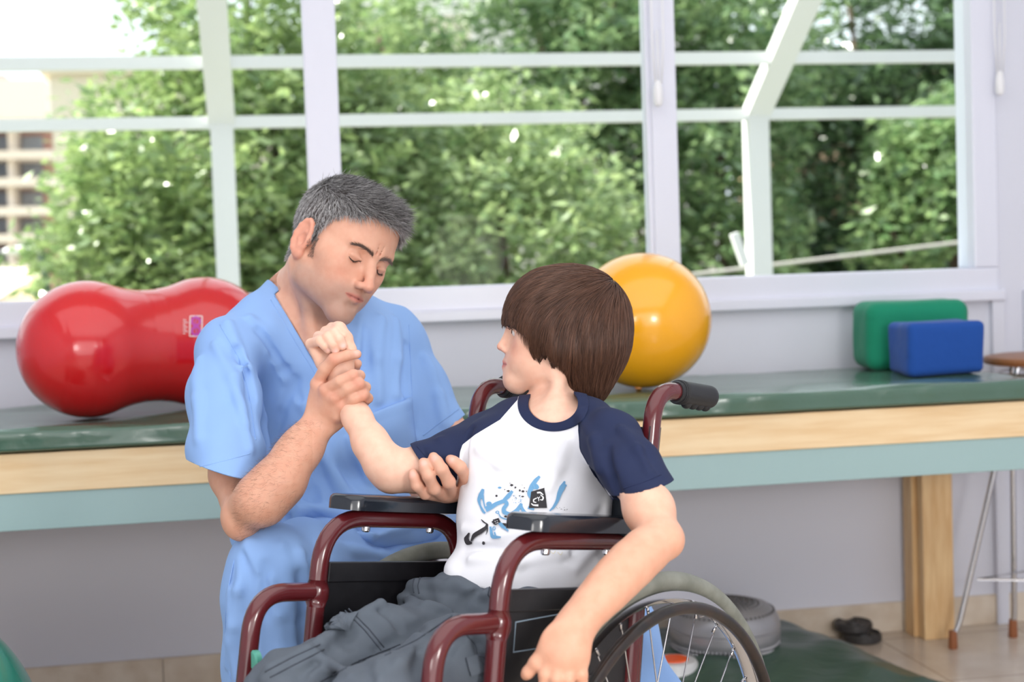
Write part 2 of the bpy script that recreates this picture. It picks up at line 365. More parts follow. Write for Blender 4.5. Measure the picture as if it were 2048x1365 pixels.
r, a, c = house('pale building behind the centre tree', 'building', 19, 640, 1420, -60, 0, mat('white_render', (232, 230, 224), 0.8))
for (x0, x1, y0, y1) in ((700, 760, 40, 110), (860, 940, 30, 105), (900, 1000, 180, 250), (690, 800, 170, 225)):
    p, q = onY(x0, y0, 18.97), onY(x1, y1, 18.97); b = MB(); b.box((p[0], 18.95, q[2]), (q[0], 19.02, p[2])); b.build('shutter', M['beige'], r)
M['redbrick'] = mat('red_brick_wall', (186, 144, 134), 0.8); M['slab'] = mat('balcony_slab', (226, 214, 204), 0.7); M['darkglass'] = mat('dark_glass', (140, 146, 158), 0.3)  # brick and glass lightened, washed-out haze put into their colours
r = root('building', tuple(onY(-100, 600, 26)), 'red brick apartment block with stacked balconies at far left', 'building')
p0, p1 = onY(-260, 235, 26), onY(112, 235, 26); b = MB(); b.box((p0[0], 26, -3), (p1[0], 31, p0[2])); b.build('wall', M['redbrick'], r)
b = MB(); q = onY(0, 232, 25); b.box((p0[0], 24.6, q[2]-.1), (onY(100, 235, 25)[0], 26, q[2]+.55)); b.build('roof_terrace', M['slab'], r)
for yy in (312, 366, 424, 478, 536):
    q = onY(0, yy, 25.2); b = MB(); b.box((onY(-260, yy, 25.2)[0], 25.0, q[2]-.07), (onY(104, yy, 25.2)[0], 26, q[2]+.07)); b.build('balcony', M['slab'], r)
    for x0, x1 in ((-150, -60), (-40, 26), (44, 84)):
        wa, wb = onY(x0, yy-12, 25.9), onY(x1, yy-40, 25.9); b = MB(); b.box((wa[0], 25.9, wa[2]), (wb[0], 26.02, wb[2])); b.build('window', M['darkglass'], r)
    q2 = onY(28, yy-40, 25.85); q3 = onY(40, yy, 25.85); b = MB(); b.box((q2[0], 25.2, q3[2]), (q3[0], 26, q2[2]+.12)); b.build('pier', M['slab'], r)
r = root('building', tuple(onY(-100, 600, 30)), 'hazy distant tower block at the left picture edge', 'building')
p0, p1 = onY(-200, 150, 40), onY(8, 150, 40); b = MB(); b.box((p0[0], 40, -3), (p1[0], 46, p0[2])); b.build('wall', mat('hazy_wall', (220, 200, 194), .8), r)  # distance haze put into the wall colour
M['rooftile'] = mat('roof_tiles', (232, 214, 204), 0.8, bump=(8, .5, .05, (6, .5, 1)))
a = onY(-200, 610, 16); c = onY(95, 535, 20); b = MB(); b.add([(a[0], 15, a[2]-.1), (c[0], 15, a[2]-.1), (c[0], 20, c[2]), (a[0], 20, c[2]), (a[0], 15, -3), (c[0], 15, -3), (c[0], 20, -3), (a[0], 20, -3)], [(0, 1, 2, 3), (4, 5, 1, 0), (5, 6, 2, 1), (7, 4, 0, 3), (6, 7, 3, 2)])
tag(b.build('shed_roof', M['rooftile']), 'pale tiled roof of a low shed at bottom left of the window', 'roof')
M['lampgreen'] = mat('lamp_post_paint', (70, 96, 88), 0.5)
Yl = 10.5; p = onY(78, 505, Yl); r = root('street_lamp', (p[0]+.12, Yl, -3), 'dark street lamp post with white lamp head beside the left tree', 'street lamp')
b = MB(); b.tube(fillet([(p[0]+.13, Yl, -3), (p[0]+.03, Yl, p[2]+.02), (p[0]-.15, Yl, p[2]+.03)], .12), .032, 10); b.build('pole', M['lampgreen'], r, smooth='auto')
q = onY(45, 502, Yl); b = MB(); b.sphere(q, np.array([.14, .09, .035])); b.build('lamp_head', M['cord'], r, smooth=True)
a, c = onY(1380, 550, 8), onY(2020, 473, 8); b = MB(); b.tube([a+(a-c)*.5, a, c, c+(c-a)*.5], .011, 6); tag(b.build('cable', mat('grey_cable', (190, 185, 180), .5), smooth=True), 'thin pale cable crossing low in the right window bay', 'cable')
#@@BENCH
# ------------------------------------------------------------------ treatment bench and mat
YF = 3.06; YBk = D_W-.035
xe = onZ(1966, 740, .74)[0]; xl = -1.75
r = root('treatment_bench', (0.2, 3.35, 0), 'long pine and pale teal therapy bench under the window', 'bench')
b = MB(); b.box((xl, YF, .607), (xe-.01, YF+.03, .69), .002); b.box((xl, YBk-.03, .607), (xe-.01, YBk, .69), .002); b.box((xe-.04, YF+.03, .607), (xe-.01, YBk-.03, .69), .002); b.box((xl, YF+.03, .66), (xe-.04, YBk-.03, .688)); b.build('wooden_frame', M['pine'], r)
zt1, zt0 = .607, .607-.078
b = MB(); b.box((xl, YF+.004, zt0), (xe-.012, YF+.026, zt1), .002); b.box((xl, YBk-.03, zt0), (xe-.012, YBk-.005, zt1)); b.build('apron', M['teal'], r)
for pxa, pxb in ((1812, 1900),):
    xa = onY(1850, 1275, 3.56)[0]; xb = onY(1910, 1275, 3.56)[0]
    for k, xo in enumerate((0, -2.9)):
        b = MB(); b.box((xa+xo, 3.56, 0), (xb+xo, 3.60, zt0+.02), .002); b.build('leg', M['pine_v'], r)
        b = MB(); b.box((xa-.012+xo, 3.60, 0), (xa+.02+xo, 3.655, zt0+.02), .002); b.build('leg_batten', M['pine_v'], r)
        b = MB(); b.box((xa+xo, 3.09, 0 if k else 0), (xb+xo, 3.13, zt0), .002)
        if k: b.build('leg', M['pine_v'], r)
# the vinyl mat: rounded slab with a mid seam and crumpled edge
def vinyl_mat(name, lo, hi, m, label, cat, seam=True, amp=.006, nx=260, ny=30, group=None):
    lo, hi = np.array(lo, float), np.array(hi, float); g = np.random.default_rng(3)
    prof = []; h = hi[2]-lo[2]; e = min(.03, h*.45)
    n = 30
    V = []; Fc = []
    yc = (lo[1]+hi[1])/2; hy = (hi[1]-lo[1])/2; zc = (lo[2]+hi[2])/2; hz = h/2
    m_ = 72
    def sup(t, a, bq, p=5):
        c, s = math.cos(t), math.sin(t); return a*math.copysign(abs(c)**(2/p), c), bq*math.copysign(abs(s)**(2/p), s)
    for i in range(nx+1):
        u = i/nx; x = lo[0] + (hi[0]-lo[0])*u
        end = min(1.0, min(u, 1-u)*nx/4.0); sc = (1-(1-end)**2)**.5 if end < 1 else 1
        sc = max(sc, .02)
        for k in range(m_):
            t = 2*math.pi*k/m_; y, z = sup(t, hy*(.9+.1*sc) - (0 if sc > .99 else .01), hz*sc, 7)
            side = max(0, abs(y)/hy-.9)*10
            wv = math.sin(x*23+math.sin(x*7)*2)*.5 + math.sin(x*51+1.3*math.sin(x*13))*.35 + math.sin(x*11+2)*.4
            yy = y + math.copysign(1, y)*side*(amp*wv*(1 if z > 0 else .5) - (.006*math.exp(-((z+hz*.25)/.006)**2) if seam else 0))
            zz = z + (amp*.45*wv*side if z > 0 else 0) + (.003*math.sin(x*9+y*22)+.002*math.sin(x*17-y*31) if z > hz*.8 else 0)
            V.append((x, yc+yy, zc+zz))
    for i in range(nx):
        for k in range(m_): Fc.append((i*m_+k, i*m_+(k+1) % m_, (i+1)*m_+(k+1) % m_, (i+1)*m_+k))
    Fc.append(tuple(range(m_))[::-1]); Fc.append(tuple(nx*m_+k for k in range(m_)))
    o = mesh_obj(name, V, Fc, m, smooth=True); return tag(o, label, cat, group)
vinyl_mat('vinyl_mattress', (xl, YF-.012, .689), (xe, YBk+.005, .744), M['green_vinyl'], 'long padded green vinyl mattress on the pine bench', 'mattress')
ZM = .745
# balls
def rubber(name, rgb): return mat(name, rgb, 0.22, spec=0.6, coat=0.4, sss=0.0)
pc = onY(1285, 642, 3.27); rb = 137/FPX*np.dot(pc-CAM, Fv); pc[2] = ZM+rb-.001
b = MB(); bm = bmesh.new(); bmesh.ops.create_uvsphere(bm, u_segments=96, v_segments=64, radius=rb); b.bm(bm, lambda v: v*np.array([1, 1, .985])+pc)
o = tag(b.build('exercise_ball', rubber('yellow_rubber', (246, 172, 12)), smooth=True), 'glossy yellow orange exercise ball on the green mattress', 'ball')
q = onY(1277, 767, 3.25); n_ = unit(q-pc); q = pc+n_*rb; b = MB(); b.lathe(q-n_*.002, n_, [(.0085, 0), (.0085, .003), (.006, .004), (.005, .002), (0, .002)], 20); b.build('valve_plug', rubber('yellow_plug', (235, 150, 10)), o, smooth='auto')
# peanut ball
ca = onY(176, 698, 3.235); cb = onY(390, 691, 3.39); ra = 137/FPX*np.dot(ca-CAM, Fv)
ax = unit(np.array([cb[0]-ca[0], .10, 0])); Lp = np.linalg.norm((cb-ca)[:2])
ca[2] = ZM+ra-.002
prof = []; half = Lp/2
def pr(t):
    x = abs(t)
    rl = math.sqrt(max(0, ra**2-(x-half)**2)) if x > half*.62 else None
    x0 = half*.62; r0 = math.sqrt(ra**2-(x0-half)**2); s0 = -(x0-half)/r0
    if rl is not None: return rl
    return r0 - s0*x0/2*(1-(x/x0)**2)
nP = 160; tt = np.sin(np.linspace(-math.pi/2, math.pi/2, nP))*(half+ra*.9999)
for t in tt:
    rr = pr(t)
    for gpos in (.02, .055, -.02, half+.08, half+.11, -half-.08, -half-.11, half+.02, -half-.02): rr -= .0007*math.exp(-((t-gpos)/.0022)**2)
    prof.append((max(rr, 0), t))
mid = ca + ax*half
b = MB(); b.lathe(mid, ax, prof, 128)
peanut = tag(b.build('peanut_ball', rubber('red_rubber', (210, 20, 28)), smooth=True), 'glossy red peanut shaped exercise ball at the left of the mattress', 'ball')
# printed badge on the peanut ball
def on_peanut(px, py):
    rd = unit(ray_dir(px, py)); t = 2.9
    for _ in range(400):
        p = CAM+rd*t; a_ = np.dot(p-mid, ax); rad = np.linalg.norm(p-mid-ax*a_)
        e = rad-pr(a_)
        if e < .0002: break
        t += max(e*.6, .0001)
    return CAM+rd*t, unit(p-mid-ax*a_)
def decal_strip(b, pix, wpx, surf, off=.0012, closed=False):
    """ribbon of width wpx pixels along a pixel polyline, lying on a surface"""
    pix = [np.array(q, float) for q in pix]; n = len(pix); V = []; Fc = []
    for i in range(n):
        t = (pix[(i+1) % n] if closed or i+1 < n else pix[i])-(pix[i-1] if closed or i > 0 else pix[i]); t = t/np.linalg.norm(t); nn = np.array([-t[1], t[0]])
        ww = wpx[i] if isinstance(wpx, (list, tuple)) else wpx
        for s in (-.5, .5):
            q = pix[i]+nn*s*ww; p, no = surf(q[0], q[1]); V.append(p+no*off)
    for i in range(n if closed else n-1):
        j = (i+1) % n; Fc.append((2*i, 2*i+1, 2*j+1, 2*j))
    b.add(V, Fc)
b = MB()
sq = [(380, 633), (404, 633), (403, 673), (379, 673)]
dens = lambda pts, k=6: [tuple(np.array(pts[i])*(1-t)+np.array(pts[(i+1) % len(pts)])*t) for i in range(len(pts)) for t in np.linspace(0, 1, k, endpoint=False)]
decal_strip(b, dens(sq), 2.2, on_peanut, closed=True)
for i in range(7): decal_strip(b, [(366, 640+i*4.5), (366+[6, 9, 5, 8, 6, 9, 4][i], 641.5+i*4.5)], 1.4, on_peanut)
b.build('badge', mat('badge_white', (245, 225, 225), .4), peanut)
b = MB()
for cy in (643.5, 662.5): decal_strip(b, [(391.5+8*math.cos(t), cy+8.2*math.sin(t)) for t in np.linspace(0, 2*math.pi, 20, endpoint=False)], 4.6, on_peanut, off=.0013, closed=True)
decal_strip(b, [(391.5+1.5*math.sin(k*.9), 636+k*1.8) for k in range(19)], 2.0, on_peanut, off=.0014)
b.build('badge_figure', mat('badge_magenta', (190, 60, 170), .4), peanut)
# foam blocks
def foam(name, label, lo, hi, rgb, bev, rot, seed, amp):
    lo, hi = np.array(lo), np.array(hi); c = (lo+hi)/2; g = np.random.default_rng(seed)
    bm = bmesh.new(); bmesh.ops.create_cube(bm, size=1.0)
    for v in bm.verts: v.co = Vector([v.co[i]*(hi[i]-lo[i]) for i in range(3)])
    bmesh.ops.bevel(bm, geom=bm.edges[:], offset=bev, segments=5, profile=.5, affect='EDGES')
    bmesh.ops.subdivide_edges(bm, edges=[e for e in bm.edges if e.calc_length() > .03], cuts=14, use_grid_fill=True)
    cr, sr = math.cos(rot), math.sin(rot)
    ph = g.uniform(0, 6, 6)
    def A(v):
        f = sum(math.sin(np.dot(v, k)*1.0+p) for k, p in zip(g2, ph))*amp
        v = v*(1+f/ .1); v = v*np.array([1, 1, 1 if v[2] < 0 else 1])
        return np.array([c[0]+v[0]*cr-v[1]*sr, c[1]+v[0]*sr+v[1]*cr, c[2]+v[2]])
    g2 = g.normal(size=(6, 3))*45
    b = MB(); b.bm(bm, A)
    return tag(b.build(name, mat(name+'_cloth', rgb, .85, sheen=.08, bump=(25, .35, .01)), smooth=True), label, 'foam block')
gl, gr = onY(1737, 680, 3.42), onY(1925, 680, 3.48)
foam('foam_block', 'larger green foam block behind the blue one on the mattress', (gl[0]+.012, 3.40, ZM+.001), (gr[0]-.01, 3.58, onY(1850, 601, 3.45)[2]), (0, 132, 98), .032, -.16, 1, .0006)
bl, br = onY(1814, 700, 3.24), onY(1960, 700, 3.26)
foam('foam_block', 'smaller blue fabric covered foam block in front of the green one', (bl[0]+.004, 3.215, ZM+.001), (br[0]-.004, 3.37, onY(1880, 643, 3.26)[2]), (8, 70, 152), .016, -.06, 2, .0012)
# stool at the right edge
f1, f2 = onZ(1909, 1298, 0), onZ(2029, 1275, 0)
sc_ = np.array([xe+.215, 3.44, .0]); zs = onY(2035, 724, 3.40)[2]
r = root('stool', tuple(sc_), 'tall stool with round wooden seat and chrome legs at right edge', 'stool')
b = MB(); b.lathe(sc_+[0, 0, zs-.012], (0, 0, 1), [(0, 0), (.15, 0), (.165, .004), (.168, .013), (.163, .021), (.14, .025), (0, .025)], 48); b.build('seat', M['seatwood'], r, smooth='auto')
feet = [f1, f2, np.array([sc_[0]+.30, 3.22, 0]), np.array([sc_[0]+.22, 3.62, 0])]
for i, f in enumerate(feet):
    top = sc_ + [(-.10, -.02, zs-.015), (-.09, .03, zs-.015), (.08, -.06, zs-.015), (.08, .05, zs-.015)][i]
    b = MB(); kk = f*.93+top*.07+np.array([0, 0, .01]); b.tube(fillet([f+[-.004, 0, .03], kk, top], .03), .0075, 12); leg = b.build('leg', M['steel'], r, smooth='auto')
    b = MB(); b.lathe(f+[-.004, 0, 0], (0, 0, 1), [(.011, 0), (.0125, .004), (.0105, .048), (0, .048)], 20); b.build('rubber_foot', M['rubber_brown'], leg, smooth='auto')
b = MB(); q = [f*.76+(sc_+[0, 0, zs])*.24 for f in (feet[0], feet[1], feet[3], feet[2])]; b.tube(q, .003, 8, closed=True); b.build('brace', M['steel'], r, smooth=True)
b = MB(); b.ring(sc_+[0, 0, zs-.035], (0, 0, 1), .13, [(.004*math.cos(t), .004*math.sin(t)) for t in np.linspace(0, 6.28, 8, endpoint=False)], 48); b.build('seat_ring', M['steel'], r, smooth=True)

# ------------------------------------------------------------------ things on the floor
pts = [onZ(1390, 1250, .05), onZ(1490, 1232, .05), onZ(1600, 1240, .05), onZ(1895, 1365, .05), onZ(1700, 1470, .05), onZ(1250, 1480, .05)]
mc = np.array([.97, 2.72, 0.0]); 
A1, A2 = onZ(1890, 1362, .01), onZ(1430, 1232, .06)
def floor_pad():
    # rounded quad pad, corner nearest at right
    cs = [onZ(1895, 1368, .012), onZ(1570, 1236, .06), onZ(1180, 1262, .05), onZ(1330, 1560, .02)]
    cs = [c*np.array([1, 1, 0]) for c in cs]; n = 70; V = []; 
    for side in (0, 1):
        for i in range(n+1):
            for j in range(n+1):
                u, v = i/n, j/n; p = (cs[0]*(1-u)+cs[1]*u)*(1-v) + (cs[3]*(1-u)+cs[2]*u)*v
                e = min(u, 1-u, v, 1-v)*9; h = .098*(1-math.exp(-e*.9)); h *= .35+.65*min(1, (u*2.6))
                wr = .004*math.sin(26*v+3*math.sin(5*u))*math.exp(-((u-.35)/.4)**2) + .003*math.sin(33*u+9*v)
                z = (.012+h + (wr if e > .5 else 0)) if side == 0 else .002
                V.append((p[0], p[1], max(z, .002)))
    m = n+1; o = m*m; Fc = []
    for i in range(n):
        for j in range(n):
            q = (i*m+j, i*m+j+1, (i+1)*m+j+1, (i+1)*m+j); Fc.append(q); Fc.append(tuple(o+k for k in q[::-1]))
    bd = [(i*m) for i in range(n)] + [n*m+j for j in range(n)] + [i*m+n for i in range(n, 0, -1)] + [j for j in range(n, 0, -1)]
    for k in range(len(bd)):
        a_, c_ = bd[k], bd[(k+1) % len(bd)]; Fc.append((a_, c_, c_+o, a_+o))
    return tag(mesh_obj('floor_cushion', V, Fc, M['floor_mat'], smooth=True), 'flat dark green vinyl cushion lying on the floor', 'floor cushion')
floor_pad()
M['disc_dark'] = mat('dark_grey_rubber', (92, 92, 94), .45); M['disc_silver'] = mat('silver_rubber', (150, 150, 154), .3, metal=.3)
dc = onZ(1450, 1290, .10); dc[2] = .0; dr = 110/FPX*np.dot(dc-CAM, Fv)
zb = .097
r = root('balance_disc', (dc[0], dc[1], zb), 'big silver grey balance cushion with knobbly top on the green floor cushion', 'balance disc')
b = MB(); b.lathe(dc+[0, 0, zb], (0, 0, 1), [(0, .012), (dr*.92, .012), (dr*.99, .022), (dr, .035), (dr*1.0, .048), (dr*.985, .050), (dr*1.0, .053), (dr*.99, .068), (dr*.93, .086), (dr*.8, .102), (0, .118)], 80); b.build('body', M['disc_silver'], r, smooth='auto')
def knobs(c, R, z0, n_r, up, rad):
    b = MB(); k = 0
    for i in range(n_r):
        rr = R*(i+1)/n_r; n = int(2*math.pi*rr/(R/n_r)/1.05)
        for j in range(n):
            t = 2*math.pi*(j+.5*(i % 2))/n; zz = z0(rr/R)
            b.lathe(c+[rr*math.cos(t), rr*math.sin(t), zz], (0, 0, up), [(rad, 0), (rad*.7, rad*.9), (0, rad*1.1)], 6)
    return b
knobs(dc+[0, 0, zb], dr*.88, lambda u: .116-.026*u*u, 10, 1, .0045).build('knobs', M['disc_dark'], r, smooth=True)
b = knobs(dc+[0, 0, zb], dr*.93, lambda u: .016, 12, -1, .0055)
for j in range(80):
    t = 2*math.pi*j/80; e = np.array([math.cos(t), math.sin(t), 0])
    for q in (.006, .015): b.lathe(dc+[0, 0, zb+q]+e*dr*.95, e, [(.0045, 0), (.003, .005), (0, .007)], 6)
b.build('spikes', M['disc_silver'], r, smooth=True)
sc2 = onZ(1348, 1330, .10); sc2[2] = 0; sr2 = 48/FPX*np.dot(sc2-CAM, Fv)
r = root('round_disc', (sc2[0], sc2[1], .07), 'small pale grey round disc with orange top beside the balance cushion', 'disc')
b = MB(); b.lathe(sc2+[0, 0, .078], (0, 0, 1), [(0, 0), (sr2, .0), (sr2*1.02, .006), (sr2, .008), (sr2, .026), (sr2*.92, .033), (0, .036)], 64); b.build('body', mat('pale_grey_plastic', (205, 205, 205), .35), r, smooth='auto')
b = MB(); b.lathe(sc2+[0, 0, .1125], (0, 0, 1), [(sr2*.6, 0), (sr2*.58, .003), (0, .003)], 48); b.build('orange_top', mat('orange_plastic', (240, 92, 28), .4), r, smooth='auto')
b = MB(); b.lathe(sc2+[0, 0, .07], (0, 0, 1), [(sr2*.98, 0), (sr2*1.0, .008), (0, .008)], 48); b.build('base', M['disc_dark'], r, smooth='auto')
wp = onZ(1706, 1247, .045); M['iron'] = mat('black_iron', (58, 56, 56), .45)
for i, (off, z, rr, lab) in enumerate((((.012, -.02), 0.0, .052, 'black weight plate on the floor under the other plate'), ((0, 0), .026, .052, 'black weight plate lying on top of another plate'))):
    b = MB(); b.lathe(np.array([wp[0]+off[0]*1.4, wp[1]+off[1], z]), (0, 0, 1), [(.012, .002), (rr*.5, .002), (rr*.9, 0), (rr, .005), (rr, .020), (rr*.92, .025), (rr*.82, .018), (rr*.4, .018), (rr*.34, .024), (.012, .024), (.012, .002)], 48)
    tag(b.build('weight_plate', M['iron'], smooth='auto'), lab, 'weight plate', 'weight plates')
# teal ball at bottom left
rg = .275; c_ = P(-268, 1502, 2.28); c_[2] = rg
b = MB(); bm = bmesh.new(); bmesh.ops.create_uvsphere(bm, u_segments=96, v_segments=64, radius=rg); b.bm(bm, lambda v: v+c_)
tag(b.build('exercise_ball', rubber('teal_rubber', (0, 128, 108)), smooth=True), 'dark teal green exercise ball on the floor at bottom left', 'ball')
TEAL = (c_, rg)
#@@CHAIR
# ------------------------------------------------------------------ wheelchair
NF = P(1022, 1060, 1.73); FF = P(662, 1018, 1.94)
bk = unit(Fv*.766 + Rv*.643 - Uv*0.115)
sd = NF-FF; wch = np.linalg.norm(sd); sd = unit(sd); bk = unit(bk - sd*np.dot(bk, sd)*.5); sd = unit(sd - bk*np.dot(sd, bk))
up = unit(np.cross(sd, bk)); up = up if up[2] > 0 else -up
hw = wch/2; mid_ = (NF+FF)/2
print('CHAIR width', wch, 'up', up, 'bk', bk, 'sd', sd)
def K(x, y, z): return mid_ - bk*x + sd*y + up*(z-.70)      # x forward, y to the near side, z up (pad underside .70)
M['maroon'] = mat('maroon_paint', (88, 24, 28), 0.24, coat=0.5, bump=(35, .06, .002))
M['black_gloss'] = mat('black_vinyl', (26, 32, 40), 0.2, coat=.3); M['blackpanel'] = mat('black_panel', (22, 21, 24), 0.38, noise=(60, .4, (34, 33, 36)))
M['black_rubber'] = mat('black_rubber', (30, 31, 34), 0.5); M['tyre'] = mat('grey_tyre', (140, 142, 132), 0.6, noise=(30, 1, (118, 120, 110)))
M['handrim'] = mat('worn_black_rim', (30, 27, 26), .3, noise=(40, .6, (60, 42, 34))); M['fabric_black'] = mat('black_nylon', (32, 38, 46), .45, bump=(200, .2, .002))
chair = root('wheelchair', tuple(np.array([mid_[0]+bk[0]*.2, mid_[1]+bk[1]*.2, 0])), 'maroon framed wheelchair with black arm pads carrying the boy', 'wheelchair')
TR = .0125
axle_x = -.28; WR = .312
def ground_z(x, y): return K(x, y, 0)[2]
for sg in (1, -1):
    y = hw*sg
    b = MB()
    b.tube(fillet([K(.012, y, .02), K(.012, y, .688), K(-.27, y, .688), K(-.27, y, .40)], .075, 10), TR, 18); b.build('arm_frame', M['maroon'], chair, smooth='auto')
    b = MB(); b.tube(fillet([K(.012, y, .588), K(.120, y, .588), K(.128, y, .05)], .065, 10), TR, 18)
    b.tube([K(.012, y, .22), K(.128, y, .22)], TR, 16); b.build('front_frame', M['maroon'], chair, smooth='auto')
    b = MB(); b.lathe(K(.012, y, .586), up, [(.0125, -.018), (.0165, -.006), (.0165, .006), (.0125, .018)], 18); b.build('weld_collar', M['maroon'], chair, smooth=True)
    # pad
    def padA(v):
        return K(-.141 + v[0], y + v[1], .70 + v[2])
    bm = bmesh.new(); bmesh.ops.create_cube(bm, size=1.0)
    for v in bm.verts: v.co = Vector((v.co.x*.255, v.co.y*.064, .0105+v.co.z*.021))
    bmesh.ops.bevel(bm, geom=[e for e in bm.edges if abs(e.verts[0].co.z-e.verts[1].co.z) > .008], offset=.022, segments=8, profile=.5, affect='EDGES')
    bmesh.ops.bevel(bm, geom=[e for e in bm.edges if e.verts[0].co.z > .019 and e.verts[1].co.z > .019 and len(e.link_faces) == 2 and abs(e.calc_face_angle(0)) > 1.0], offset=.008, segments=3, profile=.5, affect='EDGES')
    b = MB(); b.bm(bm, padA); b.build('arm_pad', M['black_gloss'], chair, smooth='auto')
    for xs_ in (-.07, -.20):
        b = MB(); b.lathe(K(xs_, y, .675), -up, [(.005, -.004), (.006, 0), (.006, .004), (.004, .006), (0, .006)], 12); b.build('bolt', M['steel'], chair, smooth='auto')
    # side panel
    b = MB(); b.box((-.27, y-.002, .41), (.0, y+.002, .625), .0015, 1, A=lambda v: K(*v)); b.build('side_panel', M['blackpanel'], chair)
    b = MB(); b.box((-.265, y-.005, .600), (-.002, y+.005, .628), .002, 2, A=lambda v: K(*v)); b.build('panel_rim', M['blackpanel'], chair)
    # back post, handle
    b = MB(); b.tube(fillet([K(-.275, y, .10), K(-.275, y, .66), K(-.286, y, .898), K(-.38, y, .898)], .05, 10), TR, 18); b.build('back_post', M['maroon'], chair, smooth='auto')
    g_ = [K(-.335-.0075*k, y, .898) for k in range(14)]; rr = [.0145, .0165] + [.017]*10 + [.0165, .011]
    b = MB(); b.tube(g_, rr, 20)
    for k in range(4): b.sphere(K(-.366-.0165*k, y, .8845), np.array([.0085, .0085, .0085]), seg=12, rings=8)
    for k in range(3): b.ring(K(-.342-.004*k, y, .898), bk, .0165, [(.0012*math.cos(t), .0012*math.sin(t)) for t in np.linspace(0, 6.28, 6, endpoint=False)], 20)
    b.build('hand_grip', M['black_rubber'], chair, smooth='auto')
    # lower frame
    b = MB(); b.tube([K(.128, y, .06), K(-.275, y, .12)], TR, 16); b.build('side_rail', M['maroon'], chair, smooth='auto'); b = MB(); b.tube([K(.012, y, .45), K(-.275, y, .43)], TR*.9, 14); b.build('seat_rail', M['maroon'], chair, smooth='auto')
    b = MB(); q = K(-.275, y, .47); b.tube([K(-.25, y+.012*sg, .445), K(-.275, y+.012*sg, .455)], .011, 14); b.sphere(K(-.275, y+.018*sg, .475), .006); b.build('rail_sleeve', M['black_rubber'], chair, smooth=True)
    # rear wheel
    yw = y + .045*sg; wc = K(axle_x, yw, .35); wc[2] = WR+.003; axs = unit(np.array([sd[0], sd[1], 0]))
    fwd = unit(np.array([-bk[0], -bk[1], 0])); zz = np.array([0, 0, 1.0])
    wheel = bpy.data.objects.new('rear_wheel', None); COL.objects.link(wheel); wheel.parent = chair; wheel.location = tuple(wc-wl(chair)); WL[wheel.name] = wc
    circ = lambda rr, n=12: [(rr*math.cos(t), rr*math.sin(t)) for t in np.linspace(0, 2*math.pi, n, endpoint=False)]
    b = MB(); b.ring(wc, axs, WR-.0135, circ(.0135, 14), 128); b.build('tyre', M['tyre'], wheel, smooth=True)
    b = MB(); b.ring(wc, axs, WR-.031, [(.006, -.011), (.006, .011), (-.004, .0115), (-.010, .005), (-.012, 0), (-.010, -.005), (-.004, -.0115)], 128); b.build('rim', M['steel'], wheel, smooth='auto')
    b = MB(); b.ring(wc+axs*sg*.032, axs, WR-.045, circ(.0085, 12), 128); b.build('hand_rim', M['handrim'], wheel, smooth=True)
    b = MB(); b.lathe(wc-axs*.03, axs, [(0, 0), (.012, 0), (.03, .008), (.03, .012), (.014, .016), (.014, .044), (.03, .048), (.03, .052), (.012, .06), (0, .06)], 24); b.build('hub', M['steel'], wheel, smooth='auto')
    ns = 28
    for k in range(ns):
        t = 2*math.pi*k/ns; t2 = t + (.55 if (k//2) % 2 else -.55); so = .018 if k % 2 else -.018
        e = fwd*math.cos(t)+zz*math.sin(t); e2 = fwd*math.cos(t2)+zz*math.sin(t2)
        b = MB(); b.tube([wc+e2*.028+axs*so, wc+e*(WR-.043)], .0011, 6, cap=False); b.tube([wc+e*(WR-.056)+axs*so*.12, wc+e*(WR-.040)], .0022, 6); b.build('spoke', M['steel'], wheel, smooth=True)
    for k in range(6):
        t = 2*math.pi*k/6+.95; e = fwd*math.cos(t)+zz*math.sin(t)
        b = MB(); b.tube([wc+e*(WR-.043), wc+e*(WR-.05)+axs*sg*.012, wc+e*(WR-.041)+axs*sg*.032], .004, 8); b.build('rim_bracket', M['steel'], wheel, smooth='auto')
    # front caster
    cc = K(.10, y, .2); cc[2] = .075; b = MB(); b.ring(cc, axs, .062, circ(.0125, 12), 48); b.lathe(cc-axs*.008, axs, [(0, 0), (.055, 0), (.055, .016), (0, .016)], 32); b.build('caster_wheel', M['black_rubber'], chair, smooth='auto')
    b = MB(); q = cc*1.0; b.tube(fillet([cc+axs*.02, cc+axs*.02+[0, 0, .09], K(.10, y, .2)+[0, 0, -.02], K(.10, y, .24)], .02), .008, 10); b.build('caster_fork', M['steel'], chair, smooth='auto')
    # footrest
    b = MB(); b.tube(fillet([K(.128, y, .12), K(.26, y, .0), K(.36, y, -.04)], .05), .011, 12); fy = y*.55
    b.build('footrest_hanger', M['maroon'], chair, smooth='auto')
    b = MB(); b.box((.30, y*.5-.07, -.05), (.44, y*.5+.07, -.04), .004, A=lambda v: K(*v)); b.build('footplate', M['black_rubber'], chair)
b = MB(); b.box((-.26, -hw+.01, .425), (.02, hw-.01, .445), .006, A=lambda v: K(*v)); b.build('seat', M['fabric_black'], chair)
